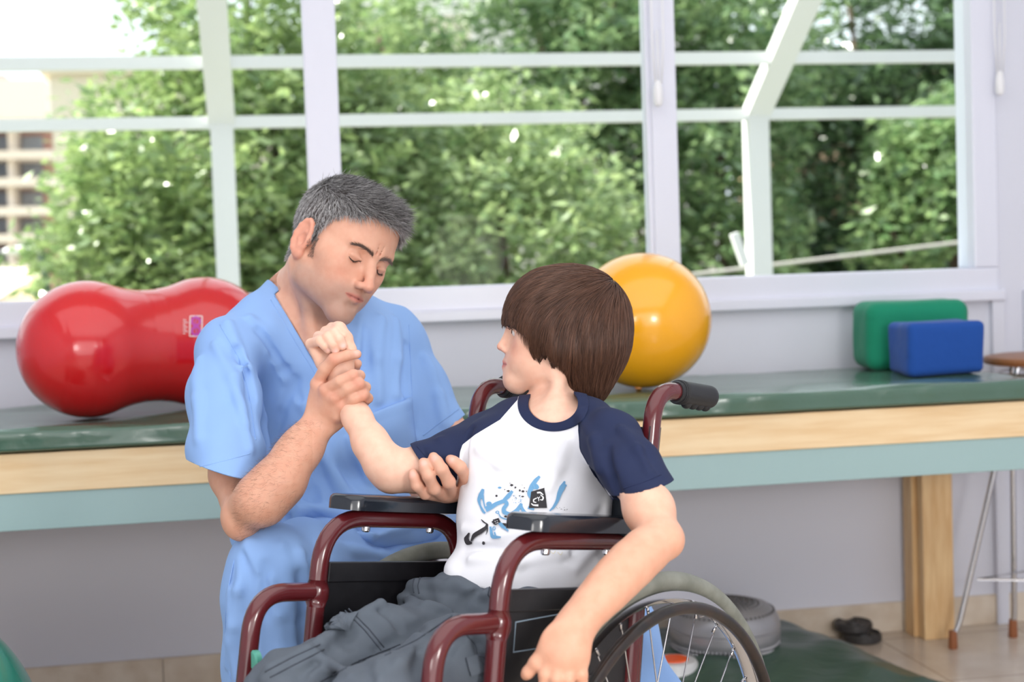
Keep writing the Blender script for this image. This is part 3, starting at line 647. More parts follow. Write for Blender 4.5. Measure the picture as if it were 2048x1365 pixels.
# sling backrest wraps the posts
V = []; Fc = []; n1, n2 = 24, 20
for i in range(n1+1):
    yy = -hw-.006 + (2*hw+.012)*i/n1; cv = .035*(1-(yy/hw)**2) if abs(yy) < hw else 0
    for j in range(n2+1):
        z = .46+.385*j/n2; xx = -.276 - max(0, (z-.66))*.05 - cv - .013
        V.append(K(xx, yy, z)); V.append(K(xx+.004+(.024 if abs(yy) > hw-.004 else 0), yy, z))
m2 = 2*(n2+1)
for i in range(n1):
    for j in range(n2):
        a_ = i*m2+2*j; Fc.append((a_, a_+2, a_+m2+2, a_+m2)); Fc.append((a_+1, a_+m2+1, a_+m2+3, a_+3))
    for j in (0, n2): a_ = i*m2+2*j; Fc.append((a_, a_+m2, a_+m2+1, a_+1))
for i in (0, n1):
    for j in range(n2): a_ = i*m2+2*j; Fc.append((a_, a_+1, a_+3, a_+2))
mesh_obj('backrest', V, Fc, M['fabric_black'], chair, smooth=False)
b = MB(); b.tube([K(-.15, -hw, .10), K(-.15, hw, .42)], .009, 12); b.tube([K(-.15, hw, .10), K(-.15, -hw, .42)], .009, 12); b.tube([K(-.345, -hw, .2), K(-.345, hw, .2)], .009, 12); b.build('cross_brace', M['maroon'], chair, smooth='auto')
# brake lever near the boy's knee, reflector on far front tube
b = MB(); b.tube([K(.03, hw+.02, .46), K(.10, hw+.03, .475)], .004, 8); b.lathe(K(.025, hw+.022, .458), -bk, [(0, -.012), (.010, -.010), (.0125, 0), (.011, .014), (0, .018)], 16); b.build('brake_lever', M['black_rubber'], chair, smooth='auto')
b = MB(); q = K(.122, -hw+.014, .505); b.lathe(q, unit(Vv*.6-Rv*.8), [(0, -.005), (.012, -.005), (.0125, .002), (.010, .004), (0, .004)], 24); b.build('cap', mat('teal_cap', (90, 170, 150), .4), chair, smooth='auto')
b = MB(); q = [(-.018, .588), (-.018, .552), (-.105, .556), (-.118, .575), (-.112, .596)]
b.tube([K(x_, hw+.0028, z_) for x_, z_ in q], .0009, 5, closed=True); b.build('sticker_outline', mat('pale_glue_line', (140, 160, 176), .6), chair, smooth=True)
#@@PEOPLE
# ------------------------------------------------------------------ implicit surfaces for bodies and cloth
class Prim:
    __slots__ = ('f', 'c', 'R', 'k', 'op')
    def __init__(s, f, c, R, k, op='u'): s.f, s.c, s.R, s.k, s.op = f, np.asarray(c, float), R, k, op
class Sdf:
    def __init__(s): s.p = []; s.disp = None
    def cone(s, a, b, ra, rb, k=.01, op='u', flat=None, fs=1.0):
        a, b = np.asarray(a, float), np.asarray(b, float); ba = b-a; L2 = max(ba@ba, 1e-12)
        fn = None if flat is None else unit(flat)
        def f(p):
            q = p-a; t = np.clip(q@ba/L2, 0, 1); e = q - t[:, None]*ba
            if fn is not None: e = e + ((fs-1)*(e@fn))[:, None]*fn
            return np.sqrt((e*e).sum(1)) - (ra+(rb-ra)*t)
        s.p.append(Prim(f, (a+b)/2, L2**.5/2+max(ra, rb), k, op)); return s
    def chain(s, pts, rs, k=.01, op='u', flat=None, fs=1.0):
        for i in range(len(pts)-1): s.cone(pts[i], pts[i+1], rs[i], rs[i+1], k, op, flat, fs)
        return s
    def ell(s, c, r, A=None, k=.01, op='u'):
        c = np.asarray(c, float); r = np.asarray(r, float); A = np.eye(3) if A is None else np.asarray(A, float)
        def f(p):
            q = (p-c)@A.T; k0 = np.sqrt(((q/r)**2).sum(1)); k1 = np.sqrt(((q/(r*r))**2).sum(1)); return k0*(k0-1)/np.maximum(k1, 1e-9)
        s.p.append(Prim(f, c, r.max(), k, op)); return s
    def plane(s, c, n, k=.004, op='i', within=None):
        """keeps what lies behind the plane (op i); within=(centre, radius) limits it"""
        c = np.asarray(c, float); n = unit(n)
        def f(p): return (p-c)@n
        if within is None: s.p.append(Prim(f, c, 1e9, k, op))
        else:
            wc, wr = np.asarray(within[0], float), within[1]
            def g(p): return np.minimum(f(p), wr - np.sqrt(((p-wc)**2).sum(1)))
            s.p.append(Prim(g, wc, wr*2, k, 'i'))
        return s
    def func(s, f, c, R, k=.004, op='s'): s.p.append(Prim(f, c, R, k, op)); return s
    def __call__(s, p, prims=None):
        p = np.asarray(p, float); acc = np.full(len(p), 9.0)
        for q in (s.p if prims is None else prims):
            d = q.f(p); k = q.k
            if q.op == 'u': h = np.maximum(k-np.abs(acc-d), 0)/k; acc = np.minimum(acc, d) - h*h*k*.25
            elif q.op == 's': d = -d; h = np.maximum(k-np.abs(acc-d), 0)/k; acc = np.maximum(acc, d) + h*h*k*.25
            else: h = np.maximum(k-np.abs(acc-d), 0)/k; acc = np.maximum(acc, d) + h*h*k*.25
        if s.disp is not None:
            near = np.abs(acc) < .05; 
            if near.any(): acc[near] += s.disp(p[near])
        return acc
    def cull(s, c, r): return [q for q in s.p if np.sqrt(((q.c-c)**2).sum()) - q.R - r < .03+q.k]
    def mesh(s, h, B=12):
        cs = [q for q in s.p if q.op == 'u']; lo = np.min([q.c-q.R for q in cs], 0)-.02; hi = np.max([q.c+q.R for q in cs], 0)+.02
        nb = np.ceil((hi-lo)/(h*B)).astype(int); hb = h*B; rad = hb*.5*3**.5
        I = np.stack(np.meshgrid(*[np.arange(n) for n in nb], indexing='ij'), -1).reshape(-1, 3); cen = lo+(I+.5)*hb
        d = np.concatenate([s(cen[i:i+20000]) for i in range(0, len(cen), 20000)])
        I = I[np.abs(d) < rad*1.5+.012]
        g = np.arange(B+1); G = np.stack(np.meshgrid(g, g, g, indexing='ij'), -1).reshape(-1, 3)
        keys, verts, quads = [], [], []; N = (nb*B+3).astype(np.int64)
        def key(c): return ((c[:, 0]+1)*N[1]+(c[:, 1]+1))*N[2]+(c[:, 2]+1)
        off = [((0, 1), (1, 2)), ]
        for b in I:
            o = b*B; c = lo+(o+B/2)*h; pr = s.cull(c, rad)
            if not pr: continue
            v = s(lo+(G+o)*h, pr).reshape(B+1, B+1, B+1)
            if v.min() > 0 or v.max() < 0: continue
            # cell vertices
            sg = v < 0; cnt = np.zeros((B, B, B), int); acc = np.zeros((B, B, B, 3))
            for ax in range(3):
                o1, o2 = [a for a in range(3) if a != ax]
                sl0 = [slice(None)]*3; sl1 = [slice(None)]*3; sl0[ax] = slice(0, B); sl1[ax] = slice(1, B+1)
                va, vb = v[tuple(sl0)], v[tuple(sl1)]; cr = (va < 0) != (vb < 0)
                t = np.where(cr, va/np.where(cr, va-vb, 1), 0)
                for i1 in (0, 1):
                    for i2 in (0, 1):
                        sl = [slice(0, B)]*3; sl[o1] = slice(i1, B+i1); sl[o2] = slice(i2, B+i2)
                        c_ = cr[tuple(sl)]; t_ = t[tuple(sl)]; cnt += c_
                        acc[..., ax] += np.where(c_, t_, 0); acc[..., o1] += np.where(c_, i1, 0); acc[..., o2] += np.where(c_, i2, 0)
                # quads: edges owned by this block
                sl = [slice(0, B)]*3; crs = cr[tuple(sl)]; E = np.argwhere(crs)
                if len(E):
                    e = E+o; neg = va[tuple(sl)][crs] < 0
                    d1 = np.zeros(3, int); d1[(ax+1) % 3] = 1; d2 = np.zeros(3, int); d2[(ax+2) % 3] = 1
                    q = np.stack([key(e-d1-d2), key(e-d2), key(e), key(e-d1)], 1)
                    q[~neg] = q[~neg][:, ::-1]; quads.append(q)
            m = cnt > 0; Ei = np.argwhere(m)
            keys.append(key(Ei+o)); verts.append(lo + (Ei+o + acc[m]/cnt[m][:, None])*h)
        keys = np.concatenate(keys); verts = np.concatenate(verts); quads = np.concatenate(quads)
        order = np.argsort(keys); keys = keys[order]; verts = verts[order]
        idx = np.searchsorted(keys, quads); idx = np.clip(idx, 0, len(keys)-1); ok = (keys[idx] == quads).all(1)
        F = idx[ok]
        # one relaxation onto the exact surface
        for _ in range(2):
            F_ = F; nb_ = np.zeros_like(verts); ct = np.zeros(len(verts))
            for a, b_ in ((0, 1), (1, 2), (2, 3), (3, 0)):
                for c in range(3): nb_[:, c] += np.bincount(F_[:, a], verts[F_[:, b_], c], len(verts)) + np.bincount(F_[:, b_], verts[F_[:, a], c], len(verts))
                ct += np.bincount(F_[:, a], minlength=len(verts)) + np.bincount(F_[:, b_], minlength=len(verts))
            av = nb_/np.maximum(ct, 1)[:, None]; verts = np.where(ct[:, None] > 0, verts*.5+av*.5, verts)
        return verts, F
    def hit(s, px, py, d0=1.2, d1=3.6, side=None):
        """depth at which the view ray of a pixel meets the surface"""
        r = ray_dir(px, py); ln = np.linalg.norm(r); t = d0
        for _ in range(160):
            v = float(s((CAM+r*t)[None])[0])
            if v < .0003: return t
            t += max(v*.7/ln, .0004)
            if t > d1: break
        return None
    def grad(s, p, e=.0015):
        q = np.asarray(p, float)[None] + np.concatenate([np.eye(3), -np.eye(3)])*e; v = s(q); return unit(v[:3]-v[3:])
def frame_ext(px, py, d):
    return P(px, py, d)
def near_w(p, c, r):
    """soft weight 0..1 around a point"""
    return np.exp(-(((p-np.asarray(c))**2).sum(1))/(r*r))
def blend(col, w, rgb):
    w = np.clip(w, 0, 1)[:, None]; return col*(1-w) + np.array(lin(rgb))*w
def px_r(rp, d): return rp*d/FPX
def view_pts(V):
    q = V-CAM; z = q@Fv; return 1024+FPX*(q@Rv)/z, 682.5-FPX*(q@Uv)/z, z

class DMap:
    """depth of a surface on a coarse pixel grid, for laying seams, folds and prints on it"""
    def __init__(s, S, x0, y0, x1, y1, step=4, d0=1.35, d1=3.0):
        s.x0, s.y0, s.st = x0, y0, step; s.nx, s.ny = int((x1-x0)/step)+2, int((y1-y0)/step)+2
        X, Y = np.meshgrid(x0+np.arange(s.nx)*step, y0+np.arange(s.ny)*step); X = X.ravel().astype(float); Y = Y.ravel().astype(float)
        R_ = Fv[None] + Rv[None]*((X-1024)/FPX)[:, None] - Uv[None]*((Y-682.5)/FPX)[:, None]; t = np.full(len(X), float(d0)); act = np.arange(len(X)); hit = np.zeros(len(X), bool)
        for _ in range(110):
            if not len(act): break
            v = S(CAM+R_[act]*t[act][:, None]); h = v < .0004; hit[act[h]] = True; t[act] += np.where(h, 0, np.maximum(v*.72, .0006)); act = act[~h & (t[act] < d1)]
        z = np.where(hit, t, np.nan).reshape(s.ny, s.nx)
        for _ in range(4):
            pad = np.pad(z, 1, constant_values=np.nan); nb = np.stack([pad[1:-1, :-2], pad[1:-1, 2:], pad[:-2, 1:-1], pad[2:, 1:-1]]); ok = ~np.isnan(nb); c = ok.sum(0); m = np.where(c > 0, np.where(ok, nb, 0).sum(0)/np.maximum(c, 1), np.nan); z = np.where(np.isnan(z), m, z)
        s.z = z
    def hit(s, px, py):
        u, v = (px-s.x0)/s.st, (py-s.y0)/s.st; i, j = int(np.clip(u, 0, s.nx-2)), int(np.clip(v, 0, s.ny-2)); fu, fv = min(max(u-i, 0), 1), min(max(v-j, 0), 1); z = s.z
        r = (z[j, i]*(1-fu)+z[j, i+1]*fu)*(1-fv)+(z[j+1, i]*(1-fu)+z[j+1, i+1]*fu)*fv; return None if np.isnan(r) else float(r)
    def surf(s, px, py):
        d = s.hit(px, py) or 2.2; a = s.hit(px+3, py) or d; b = s.hit(px-3, py) or d; c = s.hit(px, py+3) or d; e = s.hit(px, py-3) or d
        n = np.cross(P(px+3, py, a)-P(px-3, py, b), P(px, py+3, c)-P(px, py-3, e)); n = unit(n); n = n if n@Vv > 0 else -n; return P(px, py, d), n
def open_cloth(T, cuts, h, t):
    """surface of T without the parts where a cut function is positive; edges snapped to the cut, then given thickness"""
    V, F = T.mesh(h); cf = lambda p: np.max([c(p) for c in cuts], 0); c = cf(V); keep = (c[F] < 0).any(1); F = F[keep]; us = np.unique(F); mp = np.full(len(V), -1); mp[us] = np.arange(len(us)); V = V[us]; F = mp[F]
    c = cf(V); out = c > 0; idx = np.where(out)[0]
    nb = np.zeros((len(V), 3)); ct = np.zeros(len(V))
    for a, b in ((0, 1), (1, 2), (2, 3), (3, 0)):
        for (i, j) in ((a, b), (b, a)):
            m = ~out[F[:, j]]; np.add.at(nb, F[m, i], V[F[m, j]]); np.add.at(ct, F[m, i], 1)
    for i_ in idx:
        if ct[i_] > 0: pass
    has = idx[ct[idx] > 0]; lo_ = nb[has]/ct[has][:, None]; hi_ = V[has].copy()
    for _ in range(14):
        md = (lo_+hi_)/2; s_ = cf(md) > 0; hi_[s_] = md[s_]; lo_[~s_] = md[~s_]
    V[has] = lo_
    # diagonal-only neighbours: average of the snapped ones
    non = idx[ct[idx] == 0]
    if len(non):
        bad = np.zeros(len(V), bool); bad[non] = True; nb = np.zeros((len(V), 3)); ct = np.zeros(len(V))
        for a, b in ((0, 1), (1, 2), (2, 3), (3, 0)):
            for (i, j) in ((a, b), (b, a)):
                m = bad[F[:, i]] & ~bad[F[:, j]]; np.add.at(nb, F[m, i], V[F[m, j]]); np.add.at(ct, F[m, i], 1)
        g_ = bad & (ct > 0); V[g_] = nb[g_]/ct[g_][:, None]
    g = np.stack([T(V+np.eye(3)[a]*.0015)-T(V-np.eye(3)[a]*.0015) for a in range(3)], 1); g /= np.maximum(np.linalg.norm(g, axis=1, keepdims=True), 1e-9)
    n = len(V); Vi = V-g*t; E = np.concatenate([F[:, [0, 1]], F[:, [1, 2]], F[:, [2, 3]], F[:, [3, 0]]]); key = E[:, 0].astype(np.int64)*n+E[:, 1]; rev = E[:, 1].astype(np.int64)*n+E[:, 0]; bd = E[~np.isin(key, rev)]
    side = np.stack([bd[:, 1], bd[:, 0], bd[:, 0]+n, bd[:, 1]+n], 1)
    return np.concatenate([V, Vi]), np.concatenate([F, F[:, ::-1]+n, side])
def cut_plane(c, n, wc, wr):
    c = np.array(c); n = unit(n); wc = np.array(wc); return lambda p: np.minimum((p-c)@n, wr-np.sqrt(((p-wc)**2).sum(1)))
QS = 1.0
def strand_mesh(name, paths, rad, cols, m, parent, sides=3):
    """paths (n strands, k points, 3) -> one mesh of fine tapered hairs"""
    n, k, _ = paths.shape; T = np.gradient(paths, axis=1); T /= np.maximum(np.linalg.norm(T, axis=2, keepdims=True), 1e-9)
    ref = rng.normal(size=(n, 1, 3)); N = np.cross(T, ref); N /= np.maximum(np.linalg.norm(N, axis=2, keepdims=True), 1e-9); B = np.cross(T, N)
    tp = np.linspace(0, 1, k); tr = (1-tp**3*.85)[None, :, None]*(rad if np.isscalar(rad) else np.asarray(rad)[:, None, None])
    V = np.stack([paths + (N*math.cos(a)+B*math.sin(a))*tr for a in np.arange(sides)*2*math.pi/sides], 2)
    V = V.reshape(-1, 3); base = (np.arange(n)*k*sides)[:, None, None, None]; i = (np.arange(k-1)*sides)[None, :, None, None]; j = np.arange(sides)[None, None, :, None]; j2 = (j+1) % sides
    F = np.concatenate([base+i+j, base+i+j2, base+i+sides+j2, base+i+sides+j], 3).reshape(-1, 4)
    C_ = np.repeat(np.asarray(cols), k*sides, 0) if len(cols) == n else cols
    return mesh_obj(name, V, F, m, parent, smooth=True, colors=C_)
def grow(S, roots, dirfn, k, seg, lift, jit=.15, stick=False):
    p = roots.copy(); out = [p.copy()]; jv = rng.normal(size=p.shape)*jit; e = .0015
    for i in range(1, k):
        d = dirfn(p, i) + jv*(.5+i/k) + rng.normal(size=p.shape)*jit*.35; d /= np.linalg.norm(d, axis=1, keepdims=True)
        v0 = S(p); g = np.stack([S(p+np.eye(3)[a]*e)-v0 for a in range(3)], 1)/e; g /= np.maximum(np.linalg.norm(g, axis=1, keepdims=True), 1e-6)
        L = lift(i) if callable(lift) else lift
        p = p + d*(seg if np.isscalar(seg) else seg[:, None])
        v = S(p); p = p + g*((L - v) if stick else np.maximum(L - v, 0))[:, None]*.9
        out.append(p.copy())
    return np.stack(out, 1)
def sample(V, F, n):
    a, b, c, d = V[F[:, 0]], V[F[:, 1]], V[F[:, 2]], V[F[:, 3]]; ar = np.linalg.norm(np.cross(c-a, d-b), axis=1); ar /= ar.sum()
    i = rng.choice(len(F), n, p=ar); u, v = rng.uniform(size=(2, n, 1)); return (a[i]*(1-u)+b[i]*u)*(1-v) + (d[i]*(1-u)+c[i]*u)*v
class Head:
    def __init__(s, O, fp, up2, gam, sc, flip=1):
        s.O = O; U_ = Rv*up2[0]+Uv*up2[1]; Fp = Rv*fp[0]+Uv*fp[1]; cg, sg_ = math.cos(gam), math.sin(gam)
        s.up = unit(U_); s.fw = unit(Fp*cg + Vv*sg_); s.rt = unit(Vv*cg - Fp*sg_)*1.0    # rt: the side turned to the viewer
        s.sc = sc; s.A = np.stack([s.fw, s.rt, s.up])
    def L(s, f, r, u): return s.O + s.sc*(f*s.fw + r*s.rt + u*s.up)
    def loc(s, p): return (np.asarray(p)-s.O)@s.A.T/s.sc
    def skull(s, S, hair=0.0):
        e = lambda c, r, k: S.ell(s.L(*c), (np.array(r)+hair)*s.sc, s.A, k*s.sc)
        e((-.014, 0, .048), (.098, .076, .082), .01); e((.034, 0, .048), (.058, .064, .062), .03)
    def build(s, S, child=False, lean=1.0):
        c = s.sc; L = s.L; s.skull(S)
        E = lambda cc, r, k, op='u': S.ell(L(*cc), np.array(r)*c, s.A, k*c, op)
        Cn = lambda a, b, ra, rb, k, op='u': S.cone(L(*a), L(*b), ra*c, rb*c, k*c, op)
        E((.040, 0, -.012), (.050, .060, .070), .03)
        jw = .050 if not child else .046; chin = -.098 if not child else -.092
        for q in (1, -1):
            Cn((-.004, jw*q, -.030), (.008, jw*q*.94, -.062), .017, .016, .03)
            Cn((.008, jw*q*.94, -.062), (.074, .012*q, chin+.008), .016, .015, .03)
            Cn((.060, .045*q, -.012), (.036, .056*q, -.006), .015 if not child else .017, .014, .025)       # cheekbone
            if child: E((.062, .032*q, -.045), (.022, .020, .022), .025)
            else: E((.055, .034*q, -.05), (.022, .017, .028), .03)
            if not child: Cn((.088, .012*q, .028), (.076, .046*q, .031), .0075, .006, .014)
        E((.079, 0, chin+.004), (.017, .018, .015), .02)
        E((.070, 0, -.052), (.026, .030, .028), .025)                                                       # muzzle
        # eye sockets, eyeballs with lids
        for q in (1, -1):
            E((.098, .030*q, .008), (.017, .017, .012), .018, 's')
            E((.0755, .0315*q, .007), (.0128, .0135, .0128), .004)
            Cn((.0895, .022*q, .0065), (.0835, .043*q, .0085), .0026, .0022, .005) if not child else None
        # nose
        if child:
            Cn((.089, 0, .010), (.1035, 0, -.020), .0062, .0070, .012); E((.1055, 0, -.0245), (.0080, .0085, .0068), .006)
            for q in (1, -1): E((.097, .0095*q, -.029), (.0085, .006, .006), .006)
        else:
            Cn((.088, 0, .014), (.100, 0, -.004), .0078, .0082, .012); Cn((.100, 0, -.004), (.112, 0, -.027), .0082, .0088, .008); E((.1125, 0, -.030), (.0095, .0105, .0085), .006)
            for q in (1, -1): E((.103, .0125*q, -.0335), (.0105, .0062, .0070), .005); E((.106, .0065*q, -.0425), (.0045, .0032, .004), .003, 's')
        # mouth
        mz = -.056; mf = .0945 if not child else .0945; off = .002 if not child else 0
        for q in (1, -1):
            Cn((mf+.001, .003*q, mz+.0050), (mf-.013, .023*q, mz+.001+off*-1), .0050, .0026, .006)
            Cn((mf, .0*q, mz-.0060), (mf-.013, .021*q, mz-.002), .0060, .0030, .006)
            Cn((mf+.0065, 0, mz), (mf-.006, .020*q, mz-.0005-(.0015 if not child else -.003)), .0014, .0012, .002, 's')
        Cn((mf+.005, .006, mz-.0165), (mf+.005, -.006, mz-.0165), .0018, .0018, .012, 's') if not child else None
        # furrows
        if not child:
            for q in (1, -1):
                Cn((.0955, .0045*q, .027), (.0935, .006*q, .044), .0016, .0008, .004, 's')
    def ear(s, S, q, drop=0.0, size=1.0):
        c = s.sc; z = -.004
        pts = []
        for t in np.linspace(-.5, 4.6, 11):
            pts.append((-.004 + .0155*size*math.cos(t)*1.0 - .004, (.080+.004*max(0, -math.cos(t)))*q, z + .030*size*math.sin(t)*(1 if math.sin(t) > 0 else .9)))
        w_ = [s.L(*p) for p in pts]; S.chain(w_, [.0035*c*size]*len(w_), .003*c)
        S.ell(s.L(-.008, .0785*q, z), np.array([.0165*size, .0045, .029*size])*c, s.A, .006*c)
        S.ell(s.L(-.002, .0775*q, z-.026*size), np.array([.0085, .0055, .010])*c*size, s.A, .008*c)     # lobe
        S.cone(s.L(-.001, .0835*q, z+.012), s.L(-.012, .0845*q, z-.004), .0022*c, .002*c, .004*c); S.cone(s.L(-.012, .0845*q, z-.004), s.L(.0, .083*q, z-.015), .002*c, .0022*c, .004*c)
        S.ell(s.L(-.0015, .0860*q, z-.004), np.array([.0080, .0075, .0120])*c, s.A, .004*c, 's')
        S.chain([s.L(-.004+.0085*math.cos(t), .0865*q, z+.0205*math.sin(t)*size) for t in np.linspace(.4, 3.6, 7)], [.0022*c]*7, .003*c, 's')
        S.cone(s.L(.009, .078*q, z-.006), s.L(.009, .079*q, z+.002), .0035*c, .003*c, .005*c)               # tragus
M['skin'] = mat('skin', (226, 172, 142), 0.48, attr='Col', sss=0.10, bump=(420, .14, .0006), spec=.42, noise=(70, .35, (240, 216, 208)))
M['hair'] = mat('hair', (70, 60, 55), 0.42, attr='Col', spec=.5)
M['scrub'] = mat('blue_scrub_cotton', (138, 175, 228), 0.85, sheen=.05, bump=(900, .12, .0006))
M['scrub_dark'] = mat('collar_lining', (70, 100, 160), 0.8)
M['navy'] = mat('navy_cotton', (21, 34, 70), 0.9, sheen=.0, bump=(700, .15, .0006))
M['grey_twill'] = mat('grey_twill', (88, 96, 106), 0.85, bump=(800, .15, .0006), noise=(25, .4, (76, 84, 94)))

def waves(dirs, amps, warp=.5):
    """gentle folds: sum of warped waves along given directions"""
    ds = [(unit(d)*2*math.pi/wl_, a, ph) for (d, wl_), a, ph in zip(dirs, amps, np.linspace(0.3, 5.1, len(dirs)))]
    def f(p):
        o = np.zeros(len(p)); wv = np.sin(p[:, 0]*19+p[:, 2]*13)+np.sin(p[:, 1]*17-p[:, 2]*11+1)
        for d, a, ph in ds: o += a*np.sin(p@d+ph+wv*warp*1.6)
        return o
    return f
def poly2(pts, dlim=None, sgn=1):
    """convex polygon in the view plane, as a prism limited in depth: used to cut necklines"""
    pts = np.array(pts, float); n = len(pts); area = sum(pts[i][0]*pts[(i+1) % n][1]-pts[(i+1) % n][0]*pts[i][1] for i in range(n))
    if area < 0: pts = pts[::-1]
    def f(p):
        x, y, z = view_pts(p); o = np.full(len(p), -9.0)
        for i in range(n):
            a, b_ = pts[i], pts[(i+1) % n]; t = (b_-a)/np.linalg.norm(b_-a); o = np.maximum(o, ((x-a[0])*t[1]-(y-a[1])*t[0])*z/FPX)
        if dlim is not None: o = np.maximum(o, z-dlim)
        return o
    return f

def tuck(ob, V, base, cuts, t=.007, lim=.014):
    """skin under cloth is kept inside the cloth"""
    keep = np.ones(len(V), bool)
    for c in cuts: keep &= c(V)
    d = base(V); m = keep & (d > -t) & (d < lim); idx = np.where(m)[0]
    for _ in range(3):
        if not len(idx): break
        p = V[idx]; d = base(p); g = np.stack([base(p+np.eye(3)[a]*.002)-d for a in range(3)], 1); g /= np.maximum(np.linalg.norm(g, axis=1, keepdims=True), 1e-6)
        V[idx] = p - g*np.clip(d+t, 0, .03)[:, None]
    ob.data.vertices.foreach_set('co', (V-wl(ob)).astype(np.float32).ravel()); ob.data.update()

def chainpx(S, pts, k=.01, op='u', flat=None, fs=1.0, rs=None):
    """pts: (px, py, depth, radius px)"""
    return S.chain([P(*q[:3]) for q in pts], [q[3]*q[2]/FPX for q in pts], k, op, flat, fs)
def fold(S, base, pts, r, sink=.42, k=.009, op='u'):
    """a soft ridge (or groove) running over the cloth through pixels"""
    out = []
    for i, (x, y) in enumerate(pts):
        d = base.hit(x, y)
        if d is None: return
        rr = r*(.55+.45*math.sin(math.pi*(i+.5)/len(pts)))
        out.append((P(x, y, d + (rr*sink if op == 'u' else -rr*sink)), rr))
    S.chain([o[0] for o in out], [o[1] for o in out], k, op)

# ------------------------------------------------------------------ the man
mz_ = P(700, 1150, 2.5)
man = root('person', (mz_[0], mz_[1], 0), 'grey haired man in light blue scrubs sitting and holding the boy by wrist and elbow', 'person')
a28 = math.radians(27)
HM = Head(P(676, 505, 2.35), (math.cos(a28), -math.sin(a28)), (math.sin(a28), math.cos(a28)), math.radians(42), .935)
S = Sdf()
HM.build(S); HM.ear(S, 1, size=1.08); HM.ear(S, -1, size=1.08)
S.cone(HM.L(-.030, 0, -.035), P(598, 655, 2.44), .052, .062, .03)                    # neck
S.cone(HM.L(.012, .028, -.055), P(655, 700, 2.40), .018, .012, .02)                    # throat
S.cone(HM.L(-.020, .052, -.050), P(640, 735, 2.35), .012, .008, .02)
chainpx(S, [(455, 705, 2.33, 44), (600, 672, 2.45, 70), (790, 690, 2.53, 44)], .06)
S.cone(P(588, 572, 2.43), P(500, 652, 2.385), .028, .026, .04)
S.ell(P(640, 800, 2.45), (.150, .19, .105), np.stack([Rv, Uv, Vv]), .05)
S.ell(P(685, 960, 2.47), (.135, .17, .105), np.stack([Rv, Uv, Vv]), .05)
S.cone(P(590, 700, 2.365), P(640, 692, 2.365), .010, .009, .025)                        # collar bone
S.cone(P(720, 1120, 2.54), P(545, 1140, 2.15), .050, .042, .02); S.cone(P(545, 1130, 2.13), P(560, 1480, 2.16), .052, .035, .02)
S.cone(P(780, 1120, 2.54), P(1185, 1135, 2.42), .055, .045, .02); S.cone(P(1185, 1130, 2.42), P(1330, 1520, 2.40), .052, .035, .02)
# right arm
chainpx(S, [(455, 705, 2.33, 44), (458, 860, 2.25, 45), (468, 950, 2.185, 45), (484, 1030, 2.115, 36)], .02)
chainpx(S, [(484, 1026, 2.10, 37), (522, 1000, 2.08, 50), (560, 962, 2.085, 48), (605, 898, 2.11, 37), (640, 852, 2.13, 28)], .02)
S.ell(P(478, 1052, 2.10), (.018, .02, .02), None, .02)
chainpx(S, [(622, 842, 2.125, 11), (575, 905, 2.10, 22)], .02)
def hand_r(S):
    wr = (641, 850, 2.135)
    S.ell(P(662, 812, 2.118), (.034, .045, .014), np.stack([unit(Rv*.9-Uv*.45), unit(Rv*.45+Uv*.9), Vv]), .015)
    kn = [(634, 768, 2.112, 12.5), (651, 781, 2.094, 12.5), (669, 796, 2.090, 12), (687, 813, 2.094, 11)]
    for q in kn: chainpx(S, [(wr[0]+(q[0]-655)*.35, wr[1], wr[2], 17), q], .012)
    for q in kn: S.ell(P(q[0], q[1], q[2]-.003), (.0085, .0085, .0075), None, .006)
    f = [[kn[0], (650, 738, 2.098, 12.5), (668, 719, 2.09, 12.5), (694, 711, 2.09, 10.8), (714, 709, 2.10, 9.5)],
         [kn[1], (680, 763, 2.078, 12), (706, 751, 2.078, 12), (719, 752, 2.095, 11), (718, 760, 2.13, 10)],
         [kn[2], (696, 778, 2.078, 12), (718, 768, 2.078, 11.5), (731, 775, 2.095, 10.5), (727, 783, 2.13, 10)],
         [kn[3], (707, 798, 2.082, 12), (726, 790, 2.084, 11.4), (736, 797, 2.10, 10), (730, 805, 2.13, 9)]]
    for q in f: chainpx(S, q, .0032)
    chainpx(S, [(640, 850, 2.15, 16), (655, 800, 2.17, 15), (690, 750, 2.175, 13), (708, 734, 2.155, 11), (714, 728, 2.145, 10)], .006)
    for a, b_ in ((kn[0], kn[1]), (kn[1], kn[2]), (kn[2], kn[3])): S.cone(P((a[0]+b_[0])/2-2, (a[1]+b_[1])/2+6, (a[2]+b_[2])/2+.004), P(a[0]+8, a[1]+34, a[2]+.012), .008, .010, .01)
hand_r(S)
# left arm, hand cupping the boy's upper arm from below
chainpx(S, [(792, 690, 2.53, 44), (880, 850, 2.47, 40), (965, 935, 2.40, 36), (940, 975, 2.22, 28), (915, 985, 2.13, 24)], .02)
S.ell(P(893, 985, 2.085), (.030, .016, .040), np.stack([Rv, Uv, Vv]), .015)
for q in ([(872, 992, 2.06, 12), (850, 988, 2.022, 11.5), (834, 972, 2.008, 11.5), (829, 957, 2.008, 10.5), (826, 947, 2.012, 9.5)],
          [(884, 990, 2.05, 13), (868, 978, 2.010, 12.5), (857, 953, 2.000, 12.5), (850, 937, 2.004, 11.5), (847, 926, 2.010, 10.5)],
          [(902, 985, 2.05, 13), (898, 965, 2.010, 13), (884, 940, 2.000, 12.5), (874, 925, 2.006, 11.8), (867, 915, 2.012, 10.5)],
          [(925, 980, 2.06, 13), (932, 955, 2.03, 13), (920, 935, 2.010, 12.5), (908, 925, 2.012, 11.5), (901, 920, 2.016, 10.5)]):
    chainpx(S, q, .004)
chainpx(S, [(925, 985, 2.13, 14), (940, 940, 2.14, 13), (930, 900, 2.13, 12)], .01)
MAN_S = S
V, F = S.mesh(.0018*QS)
print('man body', len(V), len(F))
